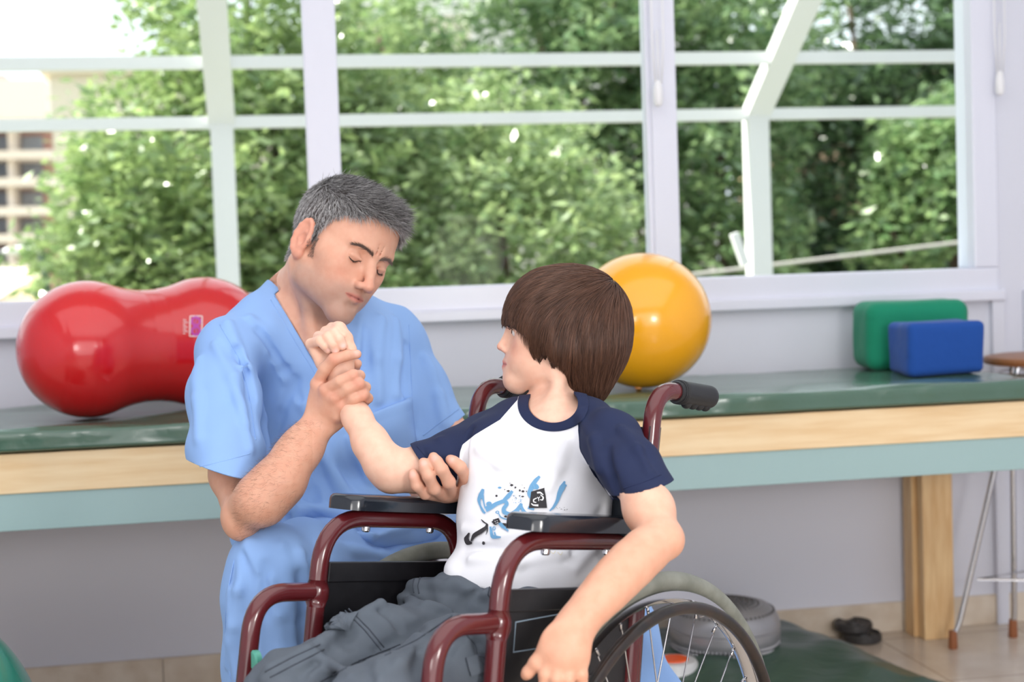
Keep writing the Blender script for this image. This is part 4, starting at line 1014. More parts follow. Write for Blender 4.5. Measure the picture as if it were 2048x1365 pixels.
def skin_colors(V, H, base, man_):
    x, y, z = view_pts(V); col = np.tile(np.array(lin(base)), (len(V), 1)); l = H.loc(V); f_, r_, u_ = l.T; ar = np.abs(r_)
    hd = (np.abs(f_) < .15) & (ar < .11) & (np.abs(u_) < .15)
    red = np.exp(-((f_-.075)**2/.0006+(ar-.040)**2/.0004+(u_+.028)**2/.0006))*hd; col = blend(col, red*(.35 if man_ else .5), (222, 142, 118))
    col = blend(col, np.exp(-((f_-.113)**2/.0003+r_**2/.0003+(u_+.03)**2/.0003))*.35*hd, (218, 132, 112))
    mf = .0945; mz = -.056
    wl_ = .023; t = np.clip(ar/wl_, 0, 1); half = .0088*(1-t**2)**.7; ctr = mz-.0008+.001*t
    lip = np.clip(1.5-np.abs(u_-ctr)/np.maximum(half, 1e-4)*1.3, 0, 1)*(ar < wl_)*(f_ > mf-.02)*hd; col = blend(col, lip*.85, (186, 110, 100) if man_ else (212, 122, 112))
    col = blend(col, np.exp(-((u_-mz)/.0013)**2)*(ar < .021)*(f_ > mf-.016)*hd*.6, (120, 62, 56))
    ear = ((ar > .074) & (np.abs(f_+.006) < .026) & (np.abs(u_+.004) < .042)); col = blend(col, ear*.35, (222, 132, 112))
    if man_:
        beard = np.clip((-.030-u_)/.02, 0, 1)*np.clip((f_+.012)/.02, 0, 1)*np.clip((u_+.135)/.02, 0, 1)*hd; beard = beard*(1-.8*np.exp(-((f_-.06)**2+(ar-.048)**2+(u_+.035)**2)/.0006))
        col = blend(col, beard*.52*(1-lip), (146, 126, 118))
    return col
def nails(col, V, tips, r=.0045, rgb=(236, 190, 176)):
    for t in tips: col = blend(col, np.clip(near_w(V, P(*t), r)*1.5, 0, 1)*.8, rgb)
    return col
col = skin_colors(V, HM, (222, 171, 146), True)
x, y, z = view_pts(V)
for q in ((634, 768, 2.105), (651, 781, 2.088), (669, 796, 2.083), (687, 813, 2.088), (668, 719, 2.08), (706, 750, 2.07), (719, 768, 2.07), (728, 792, 2.08)): col = blend(col, near_w(V, P(*q), .010)*.35, (214, 132, 112))
arm = np.clip((x < 625)*(y > 860)*1.0, 0, 1); col = blend(col, arm*.22, (190, 132, 100))
col = nails(col, V, [(714, 706, 2.093), (826, 949, 2.004), (848, 927, 2.000), (868, 916, 2.001), (901, 921, 2.005)], .0048)
lo_ = HM.loc(V)
man_body = mesh_obj('body', V, F, M['skin'], man, colors=col); MV = V.copy()
# eyes: slit of the looking-down lids, lashes and brows
def lash_line(H, q, name, parent, child=False):
    pts = []
    for t in np.linspace(0, 1, 13):
        r_ = (.0215+.022*t)*q; u_ = .0028 - .0045*math.sin(math.pi*t) + .001*t; f_ = .0905-.0095*t**1.6 + .0005
        pts.append(H.L(f_, r_, u_))
    b = MB(); b.tube(pts, [H.sc*.0010*(.4+math.sin(math.pi*min(t*1.1, 1))) for t in np.linspace(0, 1, 13)], 8)
    return b
M['lash'] = mat('dark_lash', (46, 32, 28), .6)
def project_out(S, p, off=.0004):
    p = np.atleast_2d(np.asarray(p, float)).copy()
    for _ in range(4):
        v = S(p); g = np.stack([S(p+np.eye(3)[a]*.001)-v for a in range(3)], 1); g /= np.maximum(np.linalg.norm(g, axis=1, keepdims=True), 1e-9); p = p - g*(v-off)[:, None]
    return p, g
HD_S = Sdf(); HD_S.p = MAN_S.p[:60]
for q in (1, -1):
    tl = np.linspace(0, 1, 15)
    pts, _ = project_out(HD_S, [HM.L(.094-.010*t, (.0195+.0255*t)*q, .0008 - .0042*math.sin(math.pi*(t**.9)) + .0004*t) for t in tl], .0002)
    b = MB(); b.tube(list(pts), [.00075*(.35+math.sin(math.pi*min(max(t, .02), .98))) for t in tl], 8); b.build('eyelash_line', M['lash'], man, smooth=True)
    cr, _ = project_out(HD_S, [HM.L(.094-.010*t, (.0185+.0275*t)*q, .0120 + .0030*math.sin(math.pi*t) - .003*t) for t in tl], -.0002)
    n = 60; t = np.sort(rng.uniform(.1, 1, n)); rt_ = []
    for k in range(n):
        j = t[k]*14; i0 = min(int(j), 13); p = pts[i0]*(1-(j-i0))+pts[i0+1]*(j-i0); d = HM.fw*.9-HM.up*.65+HM.rt*q*.25*t[k]+rng.normal(size=3)*.12; d = unit(d)
        rt_.append([p, p+d*.0015, p+d*.003, p+d*.0042+HM.up*.0002])
    strand_mesh('eyelashes', np.array(rt_), .00012, np.tile(lin((40, 30, 28)), (n, 1)), M['hair'], man)
    n = 300; t = rng.uniform(0, 1, n); v = rng.normal(size=n)
    r_ = (.0095+.040*t)*q; u_ = .0195+.0075*np.sin(np.minimum(t*1.25, 1)*math.pi*.5)-.009*np.maximum(0, t-.6) + v*.0020*(1-.6*t); f_ = .102-.016*t
    p, g = project_out(HD_S, HM.O + HM.sc*(f_[:, None]*HM.fw + r_[:, None]*HM.rt + u_[:, None]*HM.up), .0001)
    d = HM.rt*q*(.55+.45*t)[:, None]+HM.up*(.55-.75*t)[:, None]-HM.fw*.35*t[:, None]+rng.normal(size=(n, 3))*.2; d /= np.linalg.norm(d, axis=1, keepdims=True)
    cg = rng.uniform(0, 1, (n, 1)); strand_mesh('eyebrow', np.stack([p, p+d*.003+g*.0008, p+d*.006+g*.0009, p+d*.0085+g*.0005], 1), .00024, np.array(lin((84, 66, 58)))*(1-cg)+np.array(lin((140, 120, 110)))*cg, M['hair'], man)
# hair of the man
def man_hairmask(l):
    f, r, u = l.T; ar = np.abs(r)
    line = np.interp(f, [-.12, -.06, -.035, -.012, .006, .02, .035, .05, .065, .078, .12], [-.055, -.05, -.03, .014, -.004, .020, .048, .060, .068, .080, .085])
    side = np.interp(ar, [0, .03, .05, .07], [0, .003, .0, 0])
    return u > line+side
HS = Sdf(); HM.skull(HS); HS.cone(HM.L(-.03, 0, -.035), P(598, 655, 2.44), .052, .062, .03)
l = HM.loc(V); hm = man_hairmask(l[F].mean(1)) & (np.linalg.norm(l[F].mean(1)-[0, 0, .03], axis=1) < .16) & ~((np.abs(l[F].mean(1)[:, 1]) > .0785) & (np.abs(l[F].mean(1)[:, 0]+.006) < .031) & (l[F].mean(1)[:, 2] < .037))
Fh = F[hm]; vs = np.unique(Fh); mp = np.zeros(len(V), int); mp[vs] = np.arange(len(vs)); Vh = V[vs].copy()
g = np.stack([HS(Vh+np.eye(3)[a]*.002)-HS(Vh) for a in range(3)], 1); g /= np.linalg.norm(g, axis=1, keepdims=True)
Vc = Vh + g*.0022
lcap = HM.loc(Vc)
capc = np.tile(np.array(lin((74, 66, 64))), (len(Vc), 1))
mesh_obj('hair_base', Vc, mp[Fh], M['hair'], man, colors=capc)
n = 21000; rts = sample(Vh, mp[Fh], n); ll = HM.loc(rts); top = np.clip((ll[:, 2]-.055)/.05, 0, 1); frt = np.clip((ll[:, 0]-.0)/.08, 0, 1)
def mdir(p, i):
    q = HM.loc(p); tp = np.clip((q[:, 2]-.06)/.05, 0, 1)[:, None]; fr = np.clip(q[:, 0]/.07, 0, 1)[:, None]; bk_ = np.clip(-q[:, 0]/.08, 0, 1)[:, None]
    return HM.fw*(.45+.6*tp+.2*fr-.6*bk_) + HM.up*(-.75+.95*tp+.15*fr) + HM.rt*np.sign(q[:, 1:2])*(.1)
azm = np.arctan2(ll[:, 1], ll[:, 0]); cl = np.sin(azm*40+ll[:, 2]*220)*.5+np.sin(azm*23-ll[:, 0]*300)*.5; ln_ = (.0105+.018*top+.018*top*frt)*rng.uniform(.75, 1.2, n); k = 6
pt = grow(HS, rts, mdir, k, ln_/(k-1), lambda i: .0016+.0055*i/k*(.22+top*1.25+frt*.8)+cl*.0012, jit=.15)
tn = np.clip(rng.beta(1.3, 1.7, n)[:, None] + (1-top[:, None])*.22 + frt[:, None]*.05, 0, 1); cc = np.array(lin((54, 48, 48)))*(1-tn**1.4)+np.array(lin((232, 230, 230)))*tn**1.4
tn = np.clip(tn+cl[:, None]*.12, 0, 1); cc = np.array(lin((54, 48, 48)))*(1-tn**1.4)+np.array(lin((226, 224, 224)))*tn**1.4; strand_mesh('hair', pt, .00027, cc, M['hair'], man)
n = 60; rts2 = rts[(frt > .45) & (np.abs(ll[:, 1]) < .05)]; 
if len(rts2) > 400:
    n = 260; rts2 = rts2[:n]; pt = grow(HS, rts2, lambda p, i: HM.fw*(1.0)+HM.up*(.55-.13*i), 7, .0060*rng.uniform(.7, 1.25, n), lambda i: .004+.0028*i, jit=.16); strand_mesh('fringe_hair', pt, .00026, np.tile(lin((150, 146, 144)), (n, 1))*rng.uniform(.4, 1.3, (n, 1)), M['hair'], man)
# sideburn stubble and arm hair
n = 420; sb = V[(l[:, 1] > .05) & (np.abs(l[:, 0]-.0195) < .007) & (np.abs(l[:, 2]+.010) < .018)]
if len(sb):
    sb = sb[rng.integers(0, len(sb), n)]; d = -HM.up+rng.normal(size=(n, 3))*.3; strand_mesh('sideburn', np.stack([sb, sb+d*.0015+HM.rt*.0006, sb+d*.003+HM.rt*.0006], 1), .00014, np.tile(lin((112, 96, 90)), (n, 1)), M['hair'], man)
am = V[(x > 470) & (x < 650) & (y > 840) & (y < 1080) & (z < 2.16)]; n = 5000; am = am[rng.integers(0, len(am), n)]; g = np.stack([S(am+np.eye(3)[a]*.002)-S(am) for a in range(3)], 1); g /= np.linalg.norm(g, axis=1, keepdims=True)
d = unit(P(520, 1030, 2.1)-P(640, 850, 2.1))*.6+unit(P(560, 900, 2.1)-P(600, 950, 2.1))*.5+rng.normal(size=(n, 3))*.35; d /= np.linalg.norm(d, axis=1, keepdims=True)
strand_mesh('arm_hair', np.stack([am, am+g*.0008+d*.0025, am+g*.0010+d*.005, am+g*.0008+d*.007], 1), .00006, np.tile(lin((120, 88, 70)), (n, 1)), M['hair'], man)

# scrub top
T = Sdf(); RU = np.stack([Rv, Uv, Vv])
chainpx(T, [(458, 710, 2.33, 58), (545, 675, 2.40, 66), (610, 680, 2.45, 82), (700, 682, 2.49, 72), (785, 688, 2.53, 60)], .04)
T.cone(P(575, 590, 2.44), P(495, 650, 2.38), .036, .036, .03)
T.cone(P(730, 618, 2.50), P(790, 650, 2.53), .018, .030, .03)
T.ell(P(640, 800, 2.45), (.163, .20, .117), RU, .05)
T.ell(P(680, 950, 2.46), (.150, .18, .122), RU, .05)
chainpx(T, [(495, 1072, 2.36, 34), (600, 1040, 2.35, 52), (720, 1040, 2.36, 56), (860, 1040, 2.44, 48)], .05)
chainpx(T, [(455, 700, 2.32, 62), (447, 800, 2.26, 65), (452, 900, 2.19, 69), (453, 990, 2.14, 70)], .03)     # right sleeve
chainpx(T, [(790, 690, 2.53, 60), (838, 790, 2.50, 60), (885, 880, 2.47, 56), (905, 925, 2.45, 54)], .03)           # left sleeve
T0 = Sdf(); T0.p = list(T.p); T0 = DMap(T0, 370, 560, 960, 1110, 8)
fd = lambda pts, r, op='u', **kw: fold(T, T0, pts, r, op=op, **kw)
fd([(500, 640), (540, 700), (590, 780), (620, 830)], .010); fd([(455, 650), (490, 740), (520, 840), (535, 920)], .012)
fd([(520, 660), (570, 740), (600, 800)], .008, 's'); fd([(475, 700), (505, 790), (512, 860)], .010, 's')
fd([(760, 640), (750, 720), (755, 800)], .010); fd([(720, 640), (712, 700), (725, 780)], .008); fd([(735, 660), (730, 740)], .007, 's')
fd([(790, 640), (795, 720), (790, 790)], .008); fd([(815, 690), (815, 780), (830, 860)], .009, 's')
fd([(850, 720), (875, 790), (890, 850)], .010); fd([(400, 720), (398, 800), (400, 880)], .010); fd([(430, 690), (465, 760), (490, 850), (500, 900)], .009)
fd([(560, 900), (620, 980), (640, 1030)], .012, 's'); fd([(700, 880), (740, 960), (790, 1000)], .010); fd([(640, 900), (700, 1000), (760, 1040)], .011)
fd([(640, 1075), (740, 1068), (840, 1040), (900, 1020)], .010); fd([(560, 1030), (650, 1055), (760, 1050), (850, 1010)], .009, 's'); fd([(600, 1010), (690, 1030), (790, 1020)], .009); fd([(560, 960), (600, 1020), (590, 1060)], .009); fd([(660, 1060), (760, 1055), (850, 1025)], .006, 's'); fd([(540, 940), (560, 1000), (550, 1050)], .008, 's'); fd([(760, 900), (770, 960), (800, 1010)], .007, 's'); fd([(590, 760), (560, 830), (540, 900)], .008, 's'); fd([(680, 860), (660, 940), (690, 1000)], .008)
T.disp = waves([((1, .2, .35), .085), ((.5, .1, 1), .11), ((1, -.3, -.5), .052), ((.2, .4, 1), .06)], [.0014, .0013, .0007, .0007])
T0d = T
ax_ = unit(P(450, 990, 2.14)-P(446, 800, 2.26))
def Prim_cone(p, a, b_, r):
    ba = b_-a; t = np.clip((p-a)@ba/(ba@ba), 0, 1); e = (p-a)-t[:, None]*ba; return np.sqrt((e*e).sum(1))-r
nk = poly2([(549, 588), (600, 540), (720, 560), (694, 640), (668, 745), (655, 772)], 2.43)
cuts = [cut_plane(P(450, 940, 2.17), unit(-Uv*.965-Rv*.26+Vv*.05), P(450, 1015, 2.14), .122), cut_plane(P(884, 866, 2.48), Rv*.62-Uv*.78, P(915, 925, 2.45), .115),
        cut_plane(P(700, 1092, 2.4), -Uv+Rv*.06, P(700, 1200, 2.42), .30), lambda p: np.minimum(-nk(p), .30-np.sqrt(((p-P(630, 680, 2.4))**2).sum(1))), lambda p: -Prim_cone(p, P(612, 640, 2.42), P(606, 560, 2.45), .062)]
V, F = open_cloth(T, cuts, .0030*QS, .0022); print('scrub', len(V))
mc1 = unit(-Uv*.965-Rv*.26+Vv*.05)
def man_cover(p):
    x, y, z = view_pts(p); neck = nk(p) > -.001
    sl = ~(((p-P(450, 940, 2.17))@mc1 > -.004) & (np.sqrt(((p-P(450, 1015, 2.14))**2).sum(1)) < .122))
    sl2 = ~(((p-P(884, 866, 2.48))@unit(Rv*.62-Uv*.78) > -.004) & (np.sqrt(((p-P(915, 925, 2.45))**2).sum(1)) < .115))
    return neck & sl & sl2 & ((y < 1085) | (x > 620)) & (y > 545) & ~((z < 2.2) & (x > 560) & (y < 1000)) & ~((z < 2.17) & (y > 885)) & (Prim_cone(p, P(612, 640, 2.42), P(606, 560, 2.45), .062) > -.001) & (z > 2.05)
tuck(man_body, MV, T0d, [man_cover])
top_ = mesh_obj('scrub_top', V, F, M['scrub'], man); TM = DMap(T, 370, 560, 960, 1100, 5)
def seam(Sx, pts, r=.0011, n=26):
    pts = np.array(pts, float); t = np.linspace(0, len(pts)-1, n); q = np.stack([np.interp(t, range(len(pts)), pts[:, 0]), np.interp(t, range(len(pts)), pts[:, 1])], 1); out = []
    for a in q:
        d = Sx.hit(*a)
        if d: out.append(P(a[0], a[1], d+r*.35))
    b = MB()
    if len(out) > 2: b.tube(out, r, 6)
    return b
for nm, pts in (('neck_band', [(549, 592), (600, 678), (652, 764)]), ('neck_band', [(541, 600), (592, 686), (642, 766)]), ('sleeve_seam', [(440, 650), (480, 720), (500, 800), (512, 880)]), ('sleeve_seam', [(818, 650), (822, 740), (826, 830)]), ('hem_seam', [(400, 934), (450, 922), (500, 908)]), ('hem_seam', [(918, 818), (880, 846), (846, 872)])):
    bb = seam(TM, pts, .0009); 
    if bb.V: bb.build(nm, M['scrub'], top_, smooth=True)
# chest pocket
b = MB(); V2 = []; Fc2 = []; n1, n2 = 16, 16
c4 = np.array([(738, 828), (822, 795), (834, 905), (746, 925)], float); sfn = TM.surf
for side in (0, 1):
    for i in range(n1+1):
        for j in range(n2+1):
            u, v = i/n1, j/n2; q = (c4[0]*(1-u)+c4[1]*u)*(1-v)+(c4[3]*(1-u)+c4[2]*u)*v; p, no = sfn(*q); e = min(u, 1-u, 1-v)*8; V2.append(p+no*((.0022+(.0012 if v < .16 else 0)+.002*min(1, e)) if side == 0 else -.001))
m_ = n2+1; o_ = m_*(n1+1)
for i in range(n1):
    for j in range(n2):
        q = (i*m_+j, i*m_+j+1, (i+1)*m_+j+1, (i+1)*m_+j); Fc2.append(q); Fc2.append(tuple(o_+k for k in q[::-1]))
bd = [i*m_ for i in range(n1)]+[n1*m_+j for j in range(n2)]+[i*m_+n2 for i in range(n1, 0, -1)]+[j for j in range(n2, 0, -1)]
for k in range(len(bd)): a_, c_ = bd[k], bd[(k+1) % len(bd)]; Fc2.append((a_, c_, c_+o_, a_+o_))
mesh_obj('chest_pocket', V2, Fc2, M['scrub'], top_, smooth=True)
# trousers
Q = Sdf()
Q.cone(P(740, 1110, 2.52), P(660, 1130, 2.35), .10, .085, .04)
chainpx(Q, [(700, 1120, 2.42, 88), (600, 1135, 2.22, 84), (542, 1134, 2.13, 74), (540, 1200, 2.13, 84), (548, 1330, 2.15, 92), (552, 1500, 2.17, 92), (552, 1590, 2.17, 80)], .04)
chainpx(Q, [(790, 1130, 2.48, 85), (940, 1120, 2.46, 80), (1185, 1135, 2.42, 66), (1240, 1260, 2.41, 66), (1300, 1420, 2.40, 66), (1330, 1500, 2.40, 62)], .04)
Q0 = Sdf(); Q0.p = list(Q.p); Q0 = DMap(Q0, 430, 1030, 940, 1370, 8); fq = lambda pts, r, op='u': fold(Q, Q0, pts, r, op=op)
fq([(500, 1090), (480, 1180), (470, 1280), (480, 1360)], .012); fq([(560, 1100), (575, 1200), (580, 1300), (590, 1360)], .012); fq([(600, 1110), (625, 1200), (635, 1300)], .010)
fq([(530, 1130), (525, 1230), (530, 1340)], .010, 's'); fq([(600, 1150), (607, 1240), (612, 1340)], .010, 's'); fq([(770, 1110), (850, 1075), (905, 1050)], .010); fq([(800, 1125), (880, 1085), (915, 1078)], .008, 's')
fq([(640, 1090), (760, 1110), (840, 1130)], .010); fq([(485, 1110), (500, 1160), (495, 1230), (505, 1300)], .008, 's'); fq([(620, 1120), (640, 1200), (645, 1260)], .009, 's'); fq([(545, 1160), (560, 1230), (565, 1300), (575, 1360)], .009); fq([(460, 1180), (470, 1250), (455, 1330)], .008); fq([(820, 1060), (870, 1085), (915, 1100)], .008, 's'); fq([(860, 1050), (900, 1065)], .006)
Q.disp = waves([((1, .3, .1), .07), ((1, .1, .3), .11), ((.2, 1, .3), .09)], [.0016, .0014, .001], .7)
tuck(man_body, MV, Q, [lambda p: (view_pts(p)[1] > 1085) & (view_pts(p)[2] > 2.0)], .01)
V, F = Q.mesh(.0034*QS); pants = mesh_obj('scrub_trousers', V, F, M['scrub'], man)
bb = seam(Q0, [(468, 1120), (452, 1200), (450, 1300), (462, 1360)], .0009)
if bb.V: bb.build('side_seam', M['scrub'], pants, smooth=True)
M['shoe'] = mat('white_clog', (225, 225, 225), .4)
for q, dr_ in ((P(552, 1590, 2.17), -Vv*.0+Rv*.4), (P(1335, 1520, 2.40), Vv)):
    Z = Sdf(); c0 = np.array([q[0], q[1], .045]); dv = unit(np.array([*(Vv*.9-Rv*.2)[:2], 0])); Z.cone(c0, c0+dv*.15+[0, 0, -.012], .042, .033, .02); Z.cone(c0+[0, 0, .02], c0+[0, 0, .05], .04, .045, .02); Z.plane((0, 0, .002), (0, 0, -1), .002)
    V, F = Z.mesh(.006*QS); mesh_obj('shoe', V, F, M['shoe'], man)
sc0 = P(745, 1150, 2.54)
r = root('stool', (sc0[0], sc0[1], 0), 'low round black stool under the seated man, hidden behind the wheelchair', 'stool')
zst = sc0[2]-.105
b = MB(); b.lathe([sc0[0], sc0[1], zst-.06], (0, 0, 1), [(0, 0), (.15, 0), (.165, .012), (.165, .048), (.15, .06), (0, .06)], 40); b.build('seat', M['black_gloss'], r, smooth='auto')
b = MB(); b.lathe([sc0[0], sc0[1], 0], (0, 0, 1), [(0, 0), (.17, 0), (.17, .012), (.05, .03), (.025, .05), (.025, zst-.06), (0, zst-.06)], 32); b.build('column', M['steel'], r, smooth='auto')

# ------------------------------------------------------------------ the boy
bz = P(1040, 1250, 2.0)
boy = root('person', (bz[0], bz[1], 0), 'dark haired boy in a white and navy t-shirt seated in the wheelchair', 'person')
HB = Head(P(1116, 672, 2.12), (-math.cos(math.radians(2)), math.sin(math.radians(2))), (math.sin(math.radians(2)), math.cos(math.radians(2))), math.radians(3), .80)
S = Sdf(); HB.build(S, child=True); HB.ear(S, 1, size=.8); HB.ear(S, -1, size=.8)
chainpx(S, [(1124, 725, 2.13, 46), (1120, 790, 2.11, 38), (1114, 840, 2.10, 52)], .02)
S.cone(P(1118, 760, 2.07), P(1098, 835, 2.035), .008, .006, .02)
chainpx(S, [(965, 872, 2.12, 38), (1100, 860, 2.10, 52), (1220, 872, 1.97, 44)], .04)
for xa, ra_ in ((1012, 80), (1128, 86)): S.cone(P(xa, 915, 2.06), P(xa, 1110, 2.04), ra_*2.05/FPX, ra_*2.05/FPX, .05, flat=Vv, fs=1.15)
S.cone(P(1000, 1240, 2.02), P(1060, 1240, 2.0), .075, .075, .04)
S.cone(P(930, 1275, 1.99), P(600, 1395, 1.75), .052, .045, .03); S.cone(P(1060, 1295, 1.9), P(770, 1425, 1.64), .052, .045, .03)
S.cone(P(600, 1395, 1.75), P(560, 1700, 1.80), .042, .03, .02); S.cone(P(770, 1425, 1.64), P(740, 1740, 1.69), .042, .03, .02)
# right arm on the far arm pad
chainpx(S, [(965, 872, 2.12, 40), (900, 920, 2.08, 43), (835, 940, 2.055, 43), (785, 946, 2.05, 38)], .015)
chainpx(S, [(782, 946, 2.05, 37), (766, 925, 2.05, 37), (741, 886, 2.065, 34), (714, 836, 2.09, 27), (694, 795, 2.11, 23), (680, 765, 2.12, 23)], .015)
def fist(S):
    S.ell(P(662, 716, 2.132), (.026, .028, .013), np.stack([unit(Rv*.95+Uv*.3), unit(-Rv*.3+Uv*.95), Vv]), .012)
    S.cone(P(680, 762, 2.122), P(662, 720, 2.13), .0165, .016, .012)
    S.cone(P(648, 735, 2.118), P(630, 700, 2.118), .009, .009, .01)
    chainpx(S, [(628, 702, 2.13, 11), (622, 688, 2.116, 11), (640, 682, 2.096, 10.5), (650, 692, 2.093, 9.5), (656, 700, 2.098, 8.5)], .0016)
    chainpx(S, [(640, 700, 2.14, 11), (638, 674, 2.122, 11.5), (655, 674, 2.094, 11), (666, 689, 2.088, 10), (671, 701, 2.092, 9)], .0016)
    chainpx(S, [(655, 690, 2.145, 11), (652, 664, 2.128, 11.5), (669, 666, 2.096, 11), (679, 680, 2.088, 10.5), (685, 692, 2.090, 9.5)], .0016)
    chainpx(S, [(672, 690, 2.145, 11), (664, 656, 2.130, 11), (678, 654, 2.104, 10.5), (688, 668, 2.098, 10)], .0016)
    chainpx(S, [(694, 728, 2.12, 14), (700, 700, 2.106, 12.5), (694, 676, 2.104, 11), (682, 657, 2.108, 9.5), (676, 652, 2.112, 8)], .005)
    S.cone(P(690, 745, 2.12), P(668, 730, 2.115), .012, .012, .012)
fist(S)
# left arm hanging over the near wheel
chainpx(S, [(1225, 880, 1.95, 44), (1266, 950, 1.88, 43), (1298, 1020, 1.82, 46), (1322, 1076, 1.78, 38)], .02)
S.ell(P(1335, 1082, 1.78), (.017, .02, .018), None, .02)
chainpx(S, [(1318, 1080, 1.775, 40), (1290, 1104, 1.76, 44), (1262, 1130, 1.742, 45.5), (1235, 1157, 1.725, 44.5), (1210, 1184, 1.71, 42), (1183, 1213, 1.697, 38), (1160, 1240, 1.687, 34), (1145, 1262, 1.68, 33)], .012)
S.ell(P(1128, 1305, 1.667), (.030, .036, .013), np.stack([unit(Rv*.96+Uv*.25), unit(-Rv*.25+Uv*.96), Vv]), .018)
S.cone(P(1146, 1262, 1.687), P(1130, 1310, 1.670), .018, .018, .02)
for q in ([(1105, 1315, 1.665, 13), (1090, 1350, 1.660, 12.5), (1086, 1392, 1.664, 11), (1088, 1420, 1.677, 9.5)], [(1120, 1325, 1.662, 13), (1112, 1358, 1.654, 12.5), (1110, 1405, 1.660, 11.5), (1112, 1436, 1.674, 9.5)],
          [(1138, 1325, 1.664, 13), (1137, 1358, 1.656, 12.5), (1138, 1402, 1.662, 11.5), (1140, 1432, 1.676, 9.5)], [(1155, 1318, 1.670, 12.5), (1163, 1350, 1.664, 12), (1168, 1388, 1.670, 10.5), (1170, 1414, 1.682, 9)]): chainpx(S, q, .004)
chainpx(S, [(1128, 1265, 1.682, 20), (1096, 1298, 1.674, 16), (1072, 1326, 1.670, 12.5), (1056, 1346, 1.674, 10.5), (1051, 1352, 1.678, 9)], .008)
BOY_S = S
V, F = S.mesh(.0017*QS); print('boy', len(V))
col = skin_colors(V, HB, (240, 196, 172), False)
x, y, z = view_pts(V)
col = blend(col, near_w(V, P(1352, 1078, 1.86), .03)*.6, (226, 152, 128)); col = blend(col, np.clip((y-930)/160, 0, 1)*(z < 1.9)*(x > 1000)*.6, (214, 152, 120))  # reddened elbow; near arm coloured darker to offset the close flash
col = nails(col, V, [(656, 700, 2.092), (671, 702, 2.086), (686, 692, 2.084), (676, 651, 2.106)], .0036, (248, 208, 200))
boy_body = mesh_obj('body', V, F, M['skin'], boy, colors=col); BV = V.copy()
# visible eye: white, iris, lids
M['eyewhite'] = mat('eye_white', (232, 228, 224), .15); M['iris'] = mat('iris_brown', (60, 42, 34), .1)
for q in (1, -1):
    c = HB.L(.0768, .0315*q, .005); b = MB(); b.sphere(c, .0118*HB.sc, seg=24, rings=16); e = b.build('eyeball', M['eyewhite'], boy, smooth=True)
    dv = unit(HB.fw*1.0+HB.up*.05); b = MB(); b.lathe(c+dv*.0108*HB.sc, dv, [(.0052*HB.sc, 0), (.004*HB.sc, .0010), (0, .0014)], 20); b.build('iris', M['iris'], e, smooth='auto')
    pts = [HB.L(.0915-.0100*t**1.5, (.0200+.0245*t)*q, .0085+.0035*math.sin(math.pi*t)) for t in np.linspace(0, 1, 11)]; b = MB(); b.tube(pts, [.0007]*11, 8); b.build('eyelash_line', M['lash'], boy, smooth=True)
    n = 14; rt_ = []
    for k in range(n):
        t = rng.uniform(0, 1); p = HB.L(.0920-.0100*t**1.5, (.0200+.0245*t)*q, .0085+.0035*math.sin(math.pi*t)); d = unit(HB.fw+HB.up*.3+HB.rt*q*.4*t+rng.normal(size=3)*.12); rt_.append([p, p+d*.0015, p+d*.0028+HB.up*.0003, p+d*.0036+HB.up*.0008])
    strand_mesh('eyelashes', np.array(rt_), .0002, np.tile(lin((40, 30, 28)), (n, 1)), M['hair'], boy)
# hair: smooth volume with strands flowing from the crown
CR = HB.loc(P(1212, 578, 2.12))
def hem(f, ar=0):
    return np.interp(f, [-.16, -.12, -.09, -.03, -.015, -.010, 0, .012, .026, .035, .050, .056, .060, .075, .088, .11], [-.12, -.12, -.12, -.115, -.108, -.088, -.066, -.056, -.040, -.040, -.050, -.036, -.010, .004, .013, .018])
B_ = Sdf(); e = lambda c, r, k: B_.ell(HB.L(*c), np.array(r)*HB.sc, HB.A, k)
e((-.022, 0, .033), (.113, .090, .0995), .01); e((.034, 0, .040), (.053, .074, .066), .03); e((-.008, 0, -.028), (.060, .090, .050), .03); e((-.055, 0, -.02), (.074, .078, .075), .03); e((-.050, 0, -.072), (.050, .062, .068), .02)
e((.038, 0, .012), (.052, .073, .05), .03)
LC = lambda p: HB.loc(p)
def hemcut(p):
    q = LC(p); a = np.arctan2(q[:, 1], q[:, 0]+.03); n_ = .008*np.sin(a*23)+.006*np.sin(a*41+1)+.004*np.sin(a*67)
    return (q[:, 2] - hem(q[:, 0]) - n_*(.35+1.25*np.clip((.055-q[:, 0])/.02, 0, 1)*np.clip((q[:, 0]+.02)/.02, .4, 1)))*HB.sc*.8
def faceopen(p):
    q = LC(p); return np.maximum(np.maximum(.072-q[:, 0]-0*q[:, 1], np.abs(q[:, 1])-.058), q[:, 2]-.020)*HB.sc
HB_vol = Sdf(); HB_vol.p = list(B_.p)
strip = waves([((1, 0, 0), .02)], [0])
B1 = Sdf(); B1.p = list(B_.p)
B1.func(hemcut, HB.O, .5, .004)
inner = Sdf(); inner.p = list(BOY_S.p[:2])
V, F = B1.mesh(.0024*QS); print('boy hair vol', len(V))
gcol = np.tile(np.array(lin((52, 36, 30))), (len(V), 1))
mesh_obj('hair_base', V, F, M['hair'], boy, colors=gcol)
n = 17000; fm = LC(V[F].mean(1)); keep = (fm[:, 2] > hem(fm[:, 0])-.01) & (HB_vol(V[F].mean(1)) > -.0012)
rts = sample(V, F[keep], n)
